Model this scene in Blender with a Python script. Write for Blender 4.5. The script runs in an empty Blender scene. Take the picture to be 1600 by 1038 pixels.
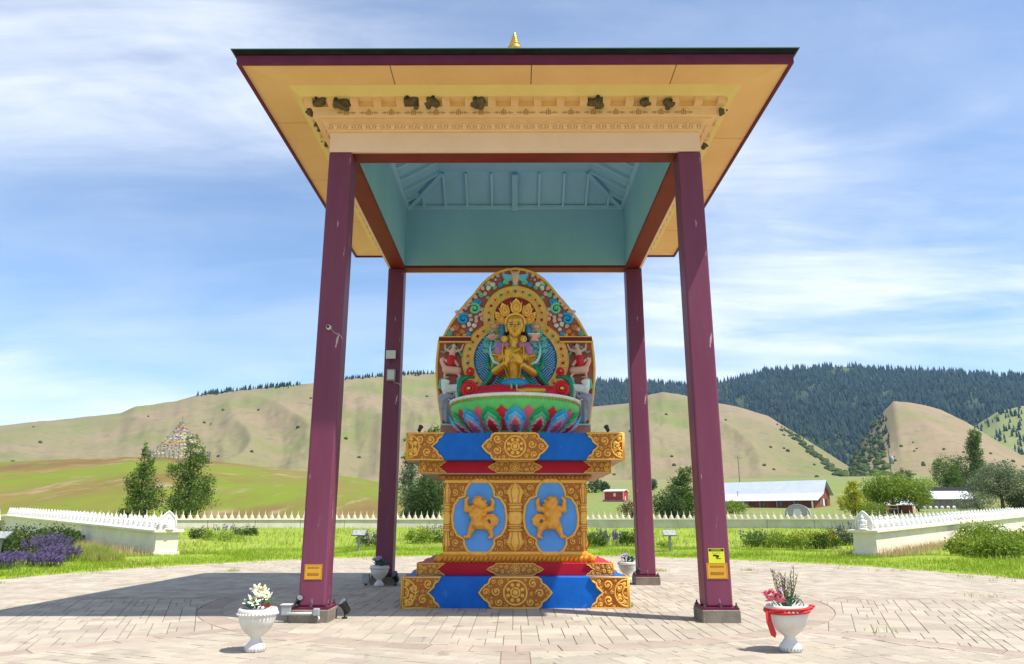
import bpy, math, random
import numpy as np
from mathutils import Vector, Matrix, noise as mnoise
R_ = math.radians
sc = bpy.context.scene
COL = sc.collection
rnd = random.Random(7)
nr = np.random.default_rng(11)
# ------------------------------------------------------------------ camera
F, CU, CV = 1130.0, 800.0, 519.0
PITCH, YAW, EYE = R_(14.35), R_(0.245), 1.6
cam = bpy.data.cameras.new('camera'); camo = bpy.data.objects.new('camera', cam); COL.objects.link(camo)
cam.sensor_width = 36; cam.lens = F/1600*36; cam.clip_start = 0.1; cam.clip_end = 30000
camo.location = (0, 0, EYE); camo.rotation_euler = (R_(90)+PITCH, 0, YAW)
sc.camera = camo
CAMR = camo.rotation_euler.to_matrix()
# ------------------------------------------------------------------ light
SUN = Vector((0.465, -0.225, 1.0)).normalized()
sun = bpy.data.lights.new('sun', 'SUN'); suno = bpy.data.objects.new('sun', sun); COL.objects.link(suno)
sun.energy = 3.75; sun.angle = R_(0.53); sun.color = (1.0, 0.955, 0.88)
suno.rotation_euler = SUN.to_track_quat('Z', 'Y').to_euler(); suno.location = (20, -10, 40)
SEL, SAZ = math.asin(SUN.z), math.atan2(SUN.x, SUN.y)
w = bpy.data.worlds.new('World'); sc.world = w; w.use_nodes = True
nt = w.node_tree; nt.nodes.clear()
def N(t, **k):
    n = nt.nodes.new(t)
    for a, b in k.items(): setattr(n, a, b)
    return n
L = lambda a, b: nt.links.new(a, b)
def mth(op, a=None, b=None, c=None, clamp=False):
    n = N('ShaderNodeMath', operation=op, use_clamp=clamp)
    for i, x in enumerate((a, b, c)):
        if x is None: continue
        if isinstance(x, (int, float)): n.inputs[i].default_value = x
        else: L(x, n.inputs[i])
    return n.outputs[0]
def world_sky():
    sky = N('ShaderNodeTexSky', sky_type='NISHITA', sun_disc=False)
    sky.sun_elevation = SEL; sky.sun_rotation = SAZ; sky.altitude = 950; sky.air_density = 1.0; sky.dust_density = 0.35; sky.ozone_density = 1.6
    tc = N('ShaderNodeTexCoord'); sp = N('ShaderNodeSeparateXYZ'); L(tc.outputs['Generated'], sp.inputs[0])
    zz = mth('ADD', mth('MAXIMUM', sp.outputs[2], 0.0), 0.16)
    cx = mth('DIVIDE', sp.outputs[0], zz); cy = mth('DIVIDE', sp.outputs[1], zz)
    cb = N('ShaderNodeCombineXYZ'); L(cx, cb.inputs[0]); L(cy, cb.inputs[1])
    def layer(rot, sx, sy, scale, det, rough, dist, lo, hi, off):
        mp = N('ShaderNodeMapping'); mp.inputs['Rotation'].default_value = (0, 0, rot); mp.inputs['Scale'].default_value = (sx, sy, 1); mp.inputs['Location'].default_value = off
        L(cb.outputs[0], mp.inputs[0])
        no = N('ShaderNodeTexNoise'); no.inputs['Scale'].default_value = scale; no.inputs['Detail'].default_value = det
        no.inputs['Roughness'].default_value = rough; no.inputs['Distortion'].default_value = dist
        L(mp.outputs[0], no.inputs['Vector'])
        mr = N('ShaderNodeMapRange', interpolation_type='SMOOTHSTEP'); mr.inputs[1].default_value = lo; mr.inputs[2].default_value = hi
        L(no.outputs[0], mr.inputs[0]); return mr.outputs[0]
    big = layer(R_(28), 0.6, 1.0, 0.75, 4, .5, .5, .38, .64, (1.3, 5.7, 0))
    streak = layer(R_(38), 0.45, 1.3, 1.5, 9, .6, 1.2, .34, .82, (1.2, 4.1, 0))
    fine = layer(R_(52), 0.5, 1.8, 3.6, 8, .66, 1.0, .28, .9, (7.0, 2.0, 0))
    soft = layer(R_(10), 0.8, 1.0, 1.3, 5, .55, .4, .30, .75, (0.4, 9.3, 0))
    wisp = mth('ADD', mth('MULTIPLY', streak, .62), mth('ADD', mth('MULTIPLY', fine, .3), mth('MULTIPLY', soft, .38)))
    low = N('ShaderNodeMapRange', interpolation_type='SMOOTHSTEP'); low.inputs[1].default_value = .02; low.inputs[2].default_value = .42
    low.inputs[3].default_value = .34; low.inputs[4].default_value = 0.0; L(sp.outputs[2], low.inputs[0])
    dens = mth('ADD', mth('MULTIPLY', wisp, mth('ADD', mth('MULTIPLY', big, .95), .22)), mth('MULTIPLY', low.outputs[0], soft), clamp=True)
    dens = mth("MULTIPLY", dens, .95, clamp=True)
    tint = N('ShaderNodeMix', data_type='RGBA', blend_type='MULTIPLY'); tint.inputs[0].default_value = 1
    L(sky.outputs[0], tint.inputs[6]); tint.inputs[7].default_value = (SKYK*.90, SKYK*.94, SKYK*.97, 1)
    mx = N('ShaderNodeMix', data_type='RGBA'); L(dens, mx.inputs[0]); L(tint.outputs[2], mx.inputs[6]); mx.inputs[7].default_value = (CLOUD*.96, CLOUD*.985, CLOUD*1.03, 1)
    bg = N('ShaderNodeBackground'); bg.inputs[1].default_value = 0.125; L(mx.outputs[2], bg.inputs[0])
    o = N('ShaderNodeOutputWorld'); L(bg.outputs[0], o.inputs[0])
SKYK, CLOUD = 0.95, 5.8
world_sky()
vs = sc.view_settings; vs.view_transform = 'Standard'; vs.look = 'None'; vs.gamma = 1; vs.use_curve_mapping = False
vs.exposure = 0.92
sc.render.engine = 'CYCLES'; sc.cycles.diffuse_bounces = 8; sc.cycles.max_bounces = 12
# ------------------------------------------------------------------ pixel helpers (photo pixels give a direction only)
def ray(u, v):
    return (CAMR @ Vector(((u-CU)/F, -(v-CV)/F, -1.0)))
def at_y(u, v, Y):
    d = ray(u, v); t = Y/d.y
    return Vector((d.x*t, Y, EYE+d.z*t))
def x_at(u, Y, z=0.0):
    v = 800.0
    for _ in range(4):
        d = ray(u, v); t = Y/d.y; ze = EYE+d.z*t
        v -= (z-ze)*F/(Y*1.0)*.97
    return d.x*t
# ------------------------------------------------------------------ materials
MATS = {}
def S(r, g, b):
    f = lambda c: (c/255/12.92) if c <= 10 else ((c/255+.055)/1.055)**2.4
    return (f(r), f(g), f(b))
def mk(name, col, col2=None, rough=.6, vscale=4.0, lo=.35, hi=.65, bump=0, bscale=40., metal=0, spec=.5, rndv=0, rndh=0, transl=0, stretch=None, speck=None, detail=6, coat=0, pos=False):
    if name in MATS: return MATS[name]
    m = bpy.data.materials.new(name); m.use_nodes = True; MATS[name] = m
    t = m.node_tree; P = t.nodes['Principled BSDF']; lk = t.links.new
    P.inputs['Roughness'].default_value = rough; P.inputs['Metallic'].default_value = metal
    P.inputs['Specular IOR Level'].default_value = spec
    if coat: P.inputs['Coat Weight'].default_value = coat; P.inputs['Coat Roughness'].default_value = .25
    def nd(k): return t.nodes.new(k)
    tc = nd('ShaderNodeTexCoord'); vec = tc.outputs['Object']
    if pos: vec = nd('ShaderNodeNewGeometry').outputs['Position']
    if stretch:
        mp = nd('ShaderNodeMapping'); mp.inputs['Scale'].default_value = stretch; lk(vec, mp.inputs[0]); vec = mp.outputs[0]
    out = None
    if col2:
        no = nd('ShaderNodeTexNoise'); no.inputs['Scale'].default_value = vscale; no.inputs['Detail'].default_value = detail; no.inputs['Roughness'].default_value = .62
        lk(vec, no.inputs['Vector'])
        mr = nd('ShaderNodeMapRange'); mr.inputs[1].default_value = lo; mr.inputs[2].default_value = hi; lk(no.outputs[0], mr.inputs[0])
        mx = nd('ShaderNodeMix'); mx.data_type = 'RGBA'; mx.inputs[6].default_value = (*col, 1); mx.inputs[7].default_value = (*col2, 1); lk(mr.outputs[0], mx.inputs[0]); out = mx.outputs[2]
    if speck:                                   # (colour, scale, threshold)
        n2 = nd('ShaderNodeTexNoise'); n2.inputs['Scale'].default_value = speck[1]; n2.inputs['Detail'].default_value = 4; lk(vec, n2.inputs['Vector'])
        m2 = nd('ShaderNodeMapRange'); m2.inputs[1].default_value = speck[2]; m2.inputs[2].default_value = speck[2]+.05; lk(n2.outputs[0], m2.inputs[0])
        x2 = nd('ShaderNodeMix'); x2.data_type = 'RGBA'; x2.inputs[7].default_value = (*speck[0], 1); lk(m2.outputs[0], x2.inputs[0])
        if out: lk(out, x2.inputs[6])
        else: x2.inputs[6].default_value = (*col, 1)
        out = x2.outputs[2]
    if rndv or rndh:
        oi = nd('ShaderNodeObjectInfo'); ge = nd('ShaderNodeNewGeometry')
        ad = nd('ShaderNodeMath'); ad.operation = 'ADD'; lk(oi.outputs['Random'], ad.inputs[0]); lk(ge.outputs['Random Per Island'], ad.inputs[1])
        fr = nd('ShaderNodeMath'); fr.operation = 'FRACT'; lk(ad.outputs[0], fr.inputs[0])
        h = nd('ShaderNodeHueSaturation')
        a = nd('ShaderNodeMapRange'); a.inputs[3].default_value = 1-rndv; a.inputs[4].default_value = 1+rndv; lk(fr.outputs[0], a.inputs[0]); lk(a.outputs[0], h.inputs['Value'])
        if rndh:
            f7 = nd('ShaderNodeMath'); f7.operation = 'MULTIPLY'; f7.inputs[1].default_value = 7.31; lk(fr.outputs[0], f7.inputs[0])
            f8 = nd('ShaderNodeMath'); f8.operation = 'FRACT'; lk(f7.outputs[0], f8.inputs[0])
            b = nd('ShaderNodeMapRange'); b.inputs[3].default_value = .5-rndh; b.inputs[4].default_value = .5+rndh; lk(f8.outputs[0], b.inputs[0]); lk(b.outputs[0], h.inputs['Hue'])
        if out: lk(out, h.inputs['Color'])
        else: h.inputs['Color'].default_value = (*col, 1)
        out = h.outputs[0]
    if out: lk(out, P.inputs['Base Color'])
    else: P.inputs['Base Color'].default_value = (*col, 1)
    if bump:
        nb = nd('ShaderNodeTexNoise'); nb.inputs['Scale'].default_value = bscale; nb.inputs['Detail'].default_value = 5; lk(vec, nb.inputs['Vector'])
        bp = nd('ShaderNodeBump'); bp.inputs['Strength'].default_value = bump; bp.inputs['Distance'].default_value = .02; lk(nb.outputs[0], bp.inputs['Height']); lk(bp.outputs[0], P.inputs['Normal'])
    if transl:
        tr = nd('ShaderNodeBsdfTranslucent'); ms = nd('ShaderNodeMixShader'); ms.inputs[0].default_value = transl
        if out: lk(out, tr.inputs[0])
        else: tr.inputs[0].default_value = (*col, 1)
        lk(P.outputs[0], ms.inputs[1]); lk(tr.outputs[0], ms.inputs[2]); lk(ms.outputs[0], t.nodes['Material Output'].inputs[0])
    return m
# ------------------------------------------------------------------ mesh builder
class MB:
    def __init__(s): s.v = []; s.f = []
    def add(s, v, f):
        b = len(s.v); s.v.extend([tuple(p) for p in v]); s.f.extend([tuple(i+b for i in q) for q in f]); return s
    def box(s, x0, x1, y0, y1, z0, z1):
        return s.add([(x0,y0,z0),(x1,y0,z0),(x1,y1,z0),(x0,y1,z0),(x0,y0,z1),(x1,y0,z1),(x1,y1,z1),(x0,y1,z1)],
                     [(0,3,2,1),(4,5,6,7),(0,1,5,4),(1,2,6,5),(2,3,7,6),(3,0,4,7)])
    def obox(s, c, h, M=None):
        M = M or Matrix.Identity(3); c = Vector(c); v = []
        for sz in (-1, 1):
            for sx, sy in ((-1,-1),(1,-1),(1,1),(-1,1)): v.append(c+M @ Vector((sx*h[0], sy*h[1], sz*h[2])))
        return s.add(v, [(0,3,2,1),(4,5,6,7),(0,1,5,4),(1,2,6,5),(2,3,7,6),(3,0,4,7)])
    def bar(s, a, b, w, h, up=(0,0,1)):
        a, b = Vector(a), Vector(b); d = (b-a); l = d.length; d.normalize(); x = d.cross(Vector(up))
        if x.length < 1e-4: x = d.cross(Vector((1,0,0)))
        x.normalize(); z = x.cross(d)
        return s.obox((a+b)/2, (w/2, l/2, h/2), Matrix((x, d, z)).transposed())
    def tube(s, pts, r, n=6, closed=False, caps=True):
        pts = [Vector(p) for p in pts]; k = len(pts)
        rs = r if isinstance(r, (list, tuple)) else [r]*k
        b = len(s.v); ref = None
        for i, p in enumerate(pts):
            a = pts[(i-1) % k] if (closed or i > 0) else p; c = pts[(i+1) % k] if (closed or i < k-1) else p
            d = (c-a)
            if d.length < 1e-9: d = Vector((0,0,1))
            d.normalize()
            if ref is None:
                ref = d.orthogonal().normalized()
            ref = (ref-d*ref.dot(d))
            if ref.length < 1e-6: ref = d.orthogonal()
            ref.normalize(); q = d.cross(ref)
            for j in range(n):
                an = 2*math.pi*j/n; s.v.append(tuple(p+(ref*math.cos(an)+q*math.sin(an))*rs[i]))
        for i in range(k if closed else k-1):
            for j in range(n):
                i2 = (i+1) % k
                s.f.append((b+i*n+j, b+i*n+(j+1) % n, b+i2*n+(j+1) % n, b+i2*n+j))
        if caps and not closed:
            s.f.append(tuple(b+j for j in reversed(range(n)))); s.f.append(tuple(b+(k-1)*n+j for j in range(n)))
        return s
    def lathe(s, prof, n=16, c=(0,0,0), sy=1.0, M=None, caps=True):
        b = len(s.v); c = Vector(c)
        for r, z in prof:
            for j in range(n):
                a = 2*math.pi*j/n; p = Vector((r*math.cos(a), r*math.sin(a)*sy, z))
                if M: p = M @ p
                s.v.append(tuple(c+p))
        for i in range(len(prof)-1):
            for j in range(n): s.f.append((b+i*n+j, b+i*n+(j+1) % n, b+(i+1)*n+(j+1) % n, b+(i+1)*n+j))
        if caps:
            s.f.append(tuple(b+j for j in reversed(range(n)))); k = len(prof)-1; s.f.append(tuple(b+k*n+j for j in range(n)))
        return s
    def prism(s, poly, y0, y1, plane='xz'):
        k = len(poly); b = len(s.v)
        for y in (y0, y1):
            for p in poly:
                s.v.append((p[0], y, p[1]) if plane == 'xz' else ((p[0], p[1], y) if plane == 'xy' else (y, p[0], p[1])))
        s.f.append(tuple(range(b, b+k))); s.f.append(tuple(reversed(range(b+k, b+2*k))))
        for i in range(k):
            j = (i+1) % k; s.f.append((b+j, b+i, b+k+i, b+k+j))
        return s
    def ball(s, c, r, n=10, m=7, M=None):
        if isinstance(r, (int, float)): r = (r, r, r)
        c = Vector(c); b = len(s.v)
        def ap(p):
            p = Vector((p[0]*r[0], p[1]*r[1], p[2]*r[2])); s.v.append(tuple(c+(M @ p if M else p)))
        ap((0,0,-1))
        for i in range(1, m):
            t = math.pi*i/m-math.pi/2
            for j in range(n): a = 2*math.pi*j/n; ap((math.cos(t)*math.cos(a), math.cos(t)*math.sin(a), math.sin(t)))
        ap((0,0,1)); e = len(s.v)-1
        for j in range(n): s.f.append((b, b+1+(j+1) % n, b+1+j)); s.f.append((e, e-n+j, e-n+(j+1) % n))
        for i in range(m-2):
            for j in range(n): q = b+1+i*n; s.f.append((q+j, q+(j+1) % n, q+n+(j+1) % n, q+n+j))
        return s
    def cap(s, a, b, ra, rb, n=10):                   # tapered capsule
        a, b = Vector(a), Vector(b); d = b-a; l = max(d.length, 1e-5); M = d.to_track_quat('Z', 'Y').to_matrix()
        prof = [(ra*math.cos(t), ra*math.sin(t)) for t in (-1.45, -.9, -.4, 0)]+[(rb*math.cos(t), l+rb*math.sin(t)) for t in (0, .4, .9, 1.45)]
        return s.lathe(prof, n, a, M=M)
    def build(s, name, mat, parent=None, smooth=False, remesh=0, relax=5, bevel=0):
        me = bpy.data.meshes.new(name); me.from_pydata(s.v, [], s.f); me.update()
        return link(name, me, mat, parent, smooth, remesh, relax, bevel)
def link(name, me, mat, parent=None, smooth=False, remesh=0, relax=5, bevel=0):
    if isinstance(mat, str): mat = MATS[mat]
    if mat and not me.materials: me.materials.append(mat)
    if smooth: me.polygons.foreach_set('use_smooth', [True]*len(me.polygons))
    o = bpy.data.objects.new(name, me); COL.objects.link(o)
    if parent: o.parent = parent
    if remesh:
        md = o.modifiers.new('remesh', 'REMESH'); md.mode = 'VOXEL'; md.voxel_size = remesh; md.use_smooth_shade = True
        sm = o.modifiers.new('smooth', 'SMOOTH'); sm.factor = .5; sm.iterations = relax
    if bevel:
        bv = o.modifiers.new('bevel', 'BEVEL'); bv.width = bevel; bv.segments = 1; bv.limit_method = 'ANGLE'
    return o
def tag(o, label, cat, group=None):
    o['label'] = label; o['category'] = cat
    if group: o['group'] = group
    return o
def struct(o, kind='structure'): o['kind'] = kind; return o
def thing(name, label, cat, loc=(0,0,0), rz=0, group=None):
    o = bpy.data.objects.new(name, None); COL.objects.link(o); o.location = loc; o.rotation_euler = (0, 0, rz)
    o.empty_display_size = .2
    return tag(o, label, cat, group)
def dup(root, loc=None, rz=None, label=None, parent=None):
    r = root.copy(); COL.objects.link(r); r.parent = parent
    if loc is not None: r.location = loc
    if rz is not None: r.rotation_euler = (0, 0, rz)
    if label: r['label'] = label
    for ch in list(root.children): dup(ch, parent=r)
    return r
def npmesh(name, v, f, mat, parent=None, smooth=False, k=4):
    me = bpy.data.meshes.new(name); v = np.asarray(v, np.float32); f = np.asarray(f, np.int32)
    me.vertices.add(len(v)); me.vertices.foreach_set('co', v.ravel())
    me.loops.add(f.size); me.loops.foreach_set('vertex_index', f.ravel())
    me.polygons.add(len(f)); me.polygons.foreach_set('loop_start', np.arange(0, f.size, f.shape[1], dtype=np.int32)); me.polygons.foreach_set('loop_total', np.full(len(f), f.shape[1], np.int32))
    me.update(calc_edges=True); me.validate()
    return link(name, me, mat, parent, smooth)
def nz(x, y, z=0.0): return mnoise.noise(Vector((x, y, z)))
def fbm(x, y, z=0.0, o=5):
    a = 0; s = 1; t = 0
    for i in range(o): a += s*nz(x, y, z); t += s; x *= 2.03; y *= 2.03; s *= .5
    return a/t
def sm(a, b, x):
    t = min(max((x-a)/(b-a), 0), 1); return t*t*(3-2*t)
# ================================================================== SETTING
CX, CY = 0.0, 15.55                      # centre of the plaza and the pavilion
def rplaza(th):                          # paved edge, th = angle from +X
    b = max(0.0, math.sin(th)); return 14.3+2.7*b**2
GK = [(0,0.03),(3,.17),(10,.32),(30,.78),(45,1.0),(150,3.3),(220,7.3),(480,23),(700,37),(1000,44),(14000,60)]
def gz(x, y):
    dx, dy = x-CX, y-CY; r = math.hypot(dx, dy); q = r-rplaza(math.atan2(dy, dx))
    if q < -.5: return -.14
    if q < 0.0: return -.14+.17*(q+.5)/.5
    for (a, za), (b, zb) in zip(GK, GK[1:]):
        if q <= b: return za+(zb-za)*(q-a)/(b-a)
    return 60.
def near_ground_mat():
    m = bpy.data.materials.new('lawn_and_fields'); m.use_nodes = True; MATS['lawn'] = m
    t = m.node_tree; P = t.nodes['Principled BSDF']; P.inputs['Roughness'].default_value = .9; P.inputs['Specular IOR Level'].default_value = .15
    lk = t.links.new; nd = t.nodes.new
    tc = nd('ShaderNodeTexCoord')
    def noise(s, lo, hi, d=6):
        n = nd('ShaderNodeTexNoise'); n.inputs['Scale'].default_value = s; n.inputs['Detail'].default_value = d; n.inputs['Roughness'].default_value = .65; lk(tc.outputs['Object'], n.inputs[0])
        r = nd('ShaderNodeMapRange'); r.inputs[1].default_value = lo; r.inputs[2].default_value = hi; lk(n.outputs[0], r.inputs[0]); return r.outputs[0]
    def mix(f, a, b):
        x = nd('ShaderNodeMix'); x.data_type = 'RGBA'; lk(f, x.inputs[0])
        for i, c in ((6, a), (7, b)):
            if isinstance(c, tuple): x.inputs[i].default_value = (*c, 1)
            else: lk(c, x.inputs[i])
        return x.outputs[2]
    ln = nd('ShaderNodeVectorMath'); ln.operation = 'DISTANCE'; lk(tc.outputs['Object'], ln.inputs[0]); ln.inputs[1].default_value = (CX, CY, 0)
    def rng(a, b):
        r = nd('ShaderNodeMapRange'); r.inputs[1].default_value = a; r.inputs[2].default_value = b; lk(ln.outputs['Value'], r.inputs[0]); return r.outputs[0]
    lawn = mix(noise(1.1, .35, .7), (.20, .30, .018), (.28, .335, .045))
    lawn = mix(noise(.33, .56, .74), lawn, (.36, .31, .12))
    field = mix(noise(.03, .35, .65), (.17, .20, .045), (.25, .22, .09))
    field = mix(noise(.008, .45, .62), field, (.17, .23, .05))
    field = mix(noise(.35, .5, .8), field, (.12, .17, .03))
    far = mix(noise(.006, .4, .6), (.24, .21, .10), (.18, .21, .065))
    c = mix(rng(46, 60), lawn, field); c = mix(rng(300, 600), c, far)
    lk(c, P.inputs['Base Color'])
near_ground_mat()
def build_ground():
    ths = []
    a = -180.0
    while a < 180: 
        ths.append(R_(a)); a += 1.2 if 30 < a < 150 else 4
    rs = list(np.arange(12, 22, .35))+list(np.arange(22, 60, 2.))+list(np.geomspace(62, 5800, 64))
    v = [(CX, CY, -.14)]; n = len(ths)
    for r in rs:
        for t in ths:
            x, y = CX+r*math.cos(t), CY+r*math.sin(t); z = gz(x, y)
            q = r-rplaza(t)
            if q > .3: z += .05*nz(x*.5, y*.5)*min(q, 2)+(.25*nz(x*.05, y*.05, 3)*min(max((r-50)/40, 0), 1))
            v.append((x, y, z))
    f = [(0, 1+i, 1+(i+1) % n) for i in range(n)]
    for k in range(len(rs)-1):
        for i in range(n):
            b = 1+k*n; f.append((b+i, b+n+i, b+n+(i+1) % n, b+(i+1) % n))
    me = bpy.data.meshes.new('ground'); me.from_pydata(v, [], f); me.update()
    struct(link('ground', me, 'lawn', smooth=True))
build_ground()
# ---- paved plaza: base disc, pavers as pieces
mk('joint_sand', (.24,.20,.15), (.13,.105,.08), rough=.95, vscale=3)
mk('paver', (.45,.39,.305), (.34,.29,.225), rough=.85, vscale=1.1, lo=.3, hi=.7, bump=.5, bscale=16, rndv=.12, rndh=.014, spec=.2, pos=True, detail=10, speck=((.30,.25,.19), 2.6, .63))
mk('band_paver', (.40,.32,.25), (.32,.25,.20), rough=.85, vscale=1.6, bump=.5, bscale=16, rndv=.13, spec=.2, pos=True, detail=10, speck=((.28,.22,.17), 2.6, .64))
def build_plaza():
    n = 160; mb = MB(); poly = []
    for i in range(n):
        t = 2*math.pi*i/n; r = rplaza(t)+.05+.12*nz(5*math.cos(t), 5*math.sin(t)); poly.append((CX+r*math.cos(t), CY+r*math.sin(t)))
    mb.prism(poly, -.1, -.009, 'xy')
    plaza = struct(mb.build('plaza', 'joint_sand'))
    RI, RO, SW = 5.55, 5.95, .17
    def clip(poly, nx, ny, d):              # keep nx*x+ny*y <= d
        out = []
        for i in range(len(poly)):
            a, b = poly[i], poly[(i+1) % len(poly)]; da, db = nx*a[0]+ny*a[1]-d, nx*b[0]+ny*b[1]-d
            if da <= 0: out.append(a)
            if (da < 0) != (db < 0) and abs(da-db) > 1e-9:
                k = da/(da-db); out.append((a[0]+(b[0]-a[0])*k, a[1]+(b[1]-a[1])*k))
        return out
    def area(p): return .5*sum(p[i][0]*p[(i+1) % len(p)][1]-p[(i+1) % len(p)][0]*p[i][1] for i in range(len(p)))
    def ashlar(x0, x1, y0, y1, U=.12):     # random rectangular pattern on a small module
        nx, ny = int((x1-x0)/U), int((y1-y0)/U); used = np.zeros((nx+6, ny+6), bool); out = []
        sizes = [(2,2),(2,3),(3,2),(3,3),(2,4),(3,4),(2,4),(4,3),(2,3)]
        for j in range(ny):
            for i in range(nx):
                if used[i, j]: continue
                opts = sizes[:]; rnd.shuffle(opts)
                for a, b in opts+[(1,2),(2,1),(1,1)]:
                    if not used[i:i+a, j:j+b].any() and i+a <= nx+2 and j+b <= ny+2:
                        used[i:i+a, j:j+b] = True; out.append((x0+i*U, x0+(i+a)*U, y0+j*U, y0+(j+b)*U)); break
        return out
    polys = []
    def rect(r, g=.005): return [(r[0]+g, r[2]+g), (r[1]-g, r[2]+g), (r[1]-g, r[3]-g), (r[0]+g, r[3]-g)]
    for r in ashlar(-5.8, 5.8, -5.8, 5.8):  # inside the circle, square to the pavilion
        p = rect(r); cx, cy = (r[0]+r[1])/2, (r[2]+r[3])/2; l = math.hypot(cx, cy)
        if l > 4.6: p = clip(p, cx/l, cy/l, RI-.008)
        if len(p) > 2 and area(p) > .004: polys.append((p, 0))
    for k in range(8):                      # eight wedges, each square to its own bisector
        bis = R_(22.5+45*k); c, s_ = math.cos(bis), math.sin(bis)
        for r in ashlar(5.0, 17.6, -7.2, 7.2):
            p = rect(r); cx, cy = (r[0]+r[1])/2, (r[2]+r[3])/2; l = math.hypot(cx, cy)
            if abs(cy) > math.tan(R_(22.5))*cx+.3 or l < RO-.4 or l > 17.5: continue
            p = clip(p, -cx/l, -cy/l, -(RO+.008)) if l < RO+.6 else p
            for sg in (1, -1):
                nx, ny = -math.sin(R_(22.5)), sg*math.cos(R_(22.5)); p = clip(p, nx, ny, -(SW+.008)) if p else p
            if len(p) < 3 or area(p) < .004: continue
            q = [(c*x-s_*y, s_*x+c*y) for x, y in p]
            mx, my = sum(a for a, b in q)/len(q), sum(b for a, b in q)/len(q)
            if math.hypot(mx, my) > rplaza(math.atan2(my, mx))-.12+.22*nz(mx*.9, my*.9): continue
            polys.append((q, 0))
    nseg = 64                               # ring band and spoke bands
    for i in range(nseg):
        a0, a1 = 2*math.pi*i/nseg+.0012, 2*math.pi*(i+1)/nseg-.0012
        polys.append(([(RI*math.cos(a0), RI*math.sin(a0)), (RO*math.cos(a0), RO*math.sin(a0)), (RO*math.cos(a1), RO*math.sin(a1)), (RI*math.cos(a1), RI*math.sin(a1))], 1))
    for k in range(8):
        an = R_(45*k); c, s_ = math.cos(an), math.sin(an); r = RO+.01
        while r < rplaza(an)-.3:
            l = .5; p = [(r+.004, -SW), (r+l-.004, -SW), (r+l-.004, SW), (r+.004, SW)]
            polys.append(([(c*x-s_*y, s_*x+c*y) for x, y in p], 1)); r += l
    # nearest (largest in view) as single pieces, the rest joined
    def key(p):
        mx, my = sum(a for a, b in p[0])/len(p[0])+CX, sum(b for a, b in p[0])/len(p[0])+CY
        if my < 7.8: return 1e9
        u = 805+F*mx/(my*.9688-.4)
        if not -20 < u < 1620 or abs(my*.9688) < 8.35: return 1e9
        return my-6*math.sqrt(abs(area(p[0])))
    polys.sort(key=key)
    rest = [MB(), MB()]; done = [0, 0]
    for p, kind in polys:
        q = [(x+CX, y+CY) for x, y in p]
        zt = rnd.uniform(-.0025, .0025); tx, ty = rnd.uniform(-.004, .004), rnd.uniform(-.004, .004)
        mx, my = sum(a for a, b in q)/len(q), sum(b for a, b in q)/len(q)
        m = MB() if done[kind] < (255, 45)[kind] else rest[kind]
        k = len(q); b = len(m.v)
        if m is rest[kind]: off = (0, 0)
        else: off = (mx, my)
        for x, y in q: m.v.append((x-off[0], y-off[1], -.03))
        for x, y in q: m.v.append((x-off[0], y-off[1], zt-.004+tx*(x-mx)+ty*(y-my)))
        for x, y in q: m.v.append((mx+(x-mx)*.97-off[0], my+(y-my)*.97-off[1], zt+tx*(x-mx)+ty*(y-my)))
        for lv in (0, k):
            for i in range(k): j = (i+1) % k; m.f.append((b+lv+i, b+lv+j, b+lv+k+j, b+lv+k+i))
        m.f.append(tuple(range(b+2*k, b+3*k)))
        if m is not rest[kind]:
            o = m.build('band_paver' if kind else 'paver', 'band_paver' if kind else 'paver', plaza); o.location = (mx, my, 0); done[kind] += 1
    struct(rest[0].build('paver_field', 'paver', plaza), 'stuff')
    struct(rest[1].build('band_paver_field', 'band_paver', plaza), 'stuff')
build_plaza()
# ---- hills as real terrain behind one another
class Hill:
    def __init__(s, prof, rb, rr, zb, gul=.08, gs=9., seed=0, power=1.25, rough=.012):
        s.az = []; s.te = []
        for u, v in prof:
            d = ray(u, v); s.az.append(math.atan2(d.x, d.y)); s.te.append(d.z/math.hypot(d.x, d.y))
        s.rb, s.rr, s.zb, s.gul, s.gs, s.seed, s.pw, s.rough = rb, rr, zb, gul, gs, seed, power, rough
    def te_at(s, az): return float(np.interp(az, s.az, s.te))
    def pos(s, az, t):
        rr = s.rr*(1+.1*nz(az*4, s.seed+.5)); hr = EYE+rr*s.te_at(az)+rr*s.rough*.12*fbm(az*60, s.seed+2.2)
        r = s.rb+(rr-s.rb)*t
        if t <= 1:
            g = t**s.pw; env = math.sin(math.pi*min(t, 1))**.8
            w_ = az*s.gs+.9*nz(az*3, t*1.5, s.seed); rid = 1-abs(2*nz(w_, t*1.1, s.seed+9))
            z = s.zb+(hr-s.zb)*g+(hr-s.zb)*env*(s.gul*(rid-.75)+s.gul*.45*fbm(az*s.gs*3.1, t*4, s.seed+4)+s.rough*fbm(az*130, t*40, s.seed))
        else:
            z = hr-(hr-s.zb)*.75*(t-1)/.3
        return (r*math.sin(az), r*math.cos(az), z)
    def build(s, name, mat, da, nt_):
        azs = np.arange(s.az[0], s.az[-1], da); ts = list(np.linspace(0, 1, nt_))+[1.06, 1.15, 1.3]; v = []
        for t in ts:
            for a in azs: v.append(s.pos(float(a), float(t)))
        n = len(azs); f = []
        for k in range(len(ts)-1):
            for i in range(n-1): b = k*n+i; f.append((b, b+1, b+n+1, b+n))
        return struct(npmesh(name, v, f, mat, smooth=True))
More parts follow.
